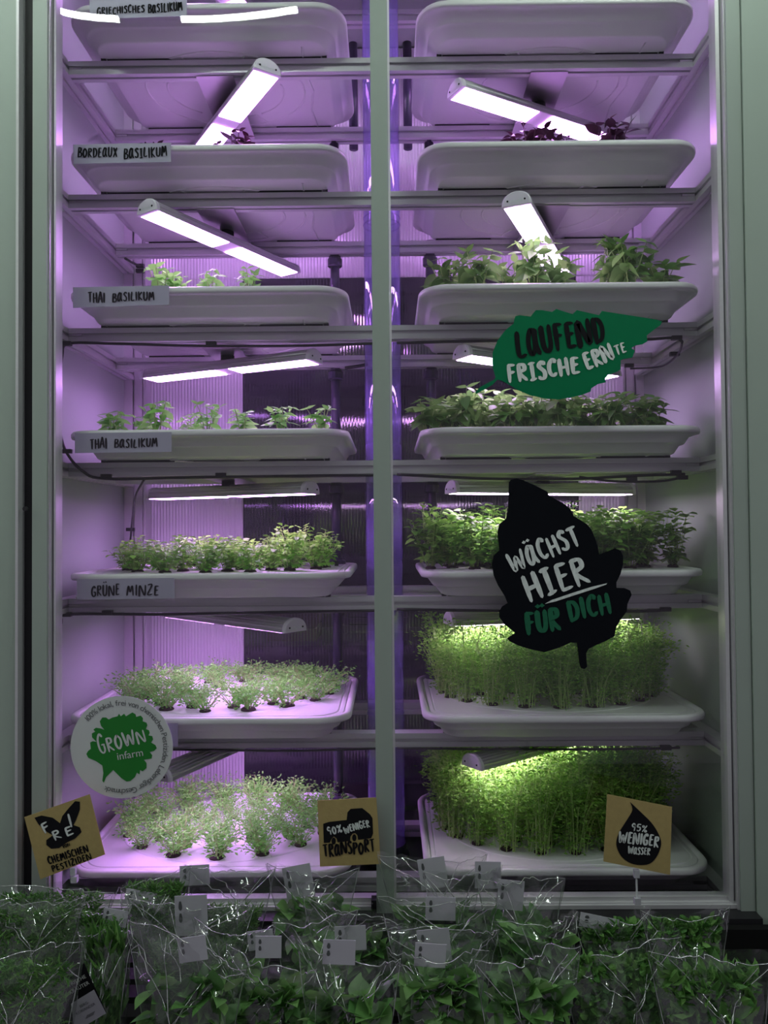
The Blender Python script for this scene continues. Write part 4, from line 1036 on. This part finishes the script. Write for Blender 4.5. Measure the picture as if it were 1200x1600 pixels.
            if wd > 0.3:
                lf.add([c, c+dr*L*.3+sd*L*wd*.46+nr, c+dr*L*.72+sd*L*wd*.38+nr*.5, c+dr*L-nr*.5, c+dr*L*.72-sd*L*wd*.38+nr*.5, c+dr*L*.3-sd*L*wd*.46+nr, c+dr*L*.5], [(0, 1, 6), (1, 2, 6), (2, 3, 6), (3, 4, 6), (4, 5, 6), (5, 0, 6)])
            else:
                lf.add([c, c+dr*L*.45+sd*L*wd/2+nr, c+dr*L, c+dr*L*.45-sd*L*wd/2+nr], [(0, 1, 2), (0, 2, 3)])
        tag(lf.build('foliage', 'bagherb', b), kind='stuff')
    return t
BAGS = [
 # back row
 (-20,1378,186,1384,-0.36,'dill',0.86,'flat sleeve of dill at the far left under the butterfly card','dill in the far left sleeve under the butterfly card',None),
 (188,1384,300,1346,-0.38,'dill',0.92,'sleeve with feathery tips poking up beside the lower left tray','feathery tips poking up beside the lower left tray',(222,1400,48,22,0)),
 (288,1350,432,1352,-0.34,'dill',0.55,'half-empty clear sleeve standing against the lower left tray','low greens at the foot of the half-empty sleeve',(305,1366,46,30,0)),
 (415,1352,563,1356,-0.32,'basil',0.60,'sleeve of basil in front of the truck card foot','basil leaves behind a paper label below the truck card',(467,1375,44,48,0)),
 (588,1334,762,1338,-0.31,'basil',0.42,'tall clear sleeve with its top edge just below the middle bar','basil low in the tall sleeve below the middle bar',(676,1362,42,46,0)),
 (660,1362,785,1352,-0.37,'basil',0.50,'clear sleeve overlapping the tall one below the middle bar','basil low in the overlapping sleeve below the middle bar',(762,1366,40,40,0)),
 (742,1366,884,1370,-0.42,'basil',0.55,'sleeve with a leaning paper label and bright basil','bright basil right of the leaning paper label',(797,1396,40,44,0)),
 # middle rows
 (-30,1408,132,1400,-0.50,'dill',0.88,'crinkled sleeve of dill at the left edge, middle row','dill in the crinkled middle-row sleeve at the left edge',None),
 (118,1424,206,1412,-0.46,'dill',0.90,'narrow sleeve of feathery greens left of the double paper label','feathery greens in the narrow middle-row sleeve',(181,1432,38,24,0)),
 (200,1404,402,1410,-0.45,'dill',0.55,'wide flat sleeve crossed by a bright straight fold, left of centre','greens low in the wide flat sleeve left of centre',(300,1428,50,60,0)),
 (300,1440,432,1448,-0.55,'basil',0.62,'sleeve with a small paper label behind the two front-left basil sleeves','basil behind the two front-left basil sleeves',(408,1466,40,28,0)),
 (425,1436,560,1424,-0.53,'basil',0.60,'rumpled sleeve of basil in the middle row left of the middle bar','basil in the rumpled middle-row sleeve left of the middle bar',(548,1462,48,36,0)),
 (470,1386,640,1446,-0.43,'basil',0.58,'sleeve with a long sloping top edge beside the door latch','basil under the long sloping film beside the door latch',None),
 (588,1394,780,1406,-0.47,'basil',0.55,'sleeve with a black band under its paper label','basil behind the label with the black band',(688,1418,46,34,'dark')),
 (604,1450,782,1444,-0.57,'basil',0.62,'sleeve with a white paper label right of the middle bar, middle row','basil below the white paper label, middle row',(678,1474,50,48,0)),
 (770,1436,905,1426,-0.52,'basil',0.80,'full sleeve of basil in the middle row right of centre','basil filling the middle-row sleeve right of centre',None),
 (895,1430,1020,1424,-0.47,'coriander',0.86,'sleeve of coriander under the water drop card','coriander under the water drop card',(935,1440,60,20,0)),
 (1000,1424,1141,1417,-0.53,'coriander',0.90,'sleeve of coriander with a sharp raised corner at the right, middle row','coriander in the middle-row sleeve with the sharp raised corner',None),
 # front row
 (-80,1480,136,1462,-0.80,'dill',0.86,'large dark sleeve of dill in the near left corner','dark dill in the near left corner sleeve',None),
 (126,1442,206,1456,-0.68,'chive',0.88,'narrow sleeve of grassy stalks with a black and white tag','grassy stalks behind the black and white tag',None),
 (204,1422,389,1503,-0.75,'basil',0.66,'front sleeve of basil with a steep sloping top, third from the left edge','basil in the front sleeve with the steep sloping top',(302,1480,44,36,0)),
 (352,1474,498,1509,-0.69,'basil',0.66,'front sleeve of basil fourth from the left edge','basil in the front sleeve fourth from the left edge',(420,1478,40,32,0)),
 (462,1470,628,1504,-0.77,'basil',0.66,'front sleeve of basil left of the wire divider','basil in the front sleeve left of the wire divider',(530,1486,50,36,0)),
 (602,1478,764,1478,-0.69,'basil',0.68,'front sleeve of basil right of the wire divider','basil in the front sleeve right of the wire divider',(672,1490,48,34,0)),
 (738,1492,906,1470,-0.77,'basil',0.70,'front sleeve of basil with a V-shaped fold beside the coriander','basil in the front sleeve with the V-shaped fold',None),
 (868,1498,1062,1452,-0.70,'coriander',0.84,'front sleeve of coriander, second from the right edge','coriander in the front sleeve second from the right edge',None),
 (1012,1484,1206,1488,-0.78,'rocket',0.78,'front sleeve of rocket leaves at the right edge','rocket leaves in the front sleeve at the right edge',None),
]
for k, (xl, yl, xr, yr, Y, herb, fill, lab, bl, card) in enumerate(BAGS):
    bag_things(xl, yl, xr, yr, Y, herb, min(0.88, fill*(1.1 if Y < -0.6 else 1.0)), 'clear '+lab if 'clear' not in lab else lab, 'bunch of '+bl, 100+k, card, 0.05 if Y < -0.6 else 0.042)
# black and white tag hung on the grassy bag
f = Flat('price_tag', 'black and white tag reading FRISCHE KR\u00c4UTER BERG-KORIANDER', 'tag', 138, 1552, -0.745)
f.plate('tag_board', [(101,1530),(131,1505),(166,1583),(116,1612)], 'ink', 0.001)
f.print_('white_field', [(111,1568),(147,1546),(166,1583),(117,1612)], 'paper', -0.0004)
PT = (at(139, 1552, -0.745)-at(138, 1552, -0.745)).length
for wd, x, y, sz, m in (('FRISCHE', 121, 1532, 8, 'chalk'), ('KR\u00c4UTER', 124, 1543, 8, 'chalk'), ('BERG-', 132, 1569, 6, 'greytext'), ('KORIANDER', 134, 1576, 6, 'greytext')):
    me = TAG_TXT[wd]; me.materials.append(MT[m]); o = link('lettering', me, f.t); o.location = f.P(x, y, -0.0008); o.rotation_euler = (PI/2, -math.radians(28), 0); o.scale = (sz*PT,)*3
bars = MB()
for k in range(8):
    x0 = 134+k*1.6; y0 = 1592-k*0.85
    bars.add([f.P(x0, y0, -0.0008), f.P(x0+0.9, y0-0.5, -0.0008), f.P(x0+3.4, y0-7.0, -0.0008), f.P(x0+2.5, y0-6.5, -0.0008)], [(0, 1, 2, 3)])
bars.build('bar_print', 'greytext', f.t)
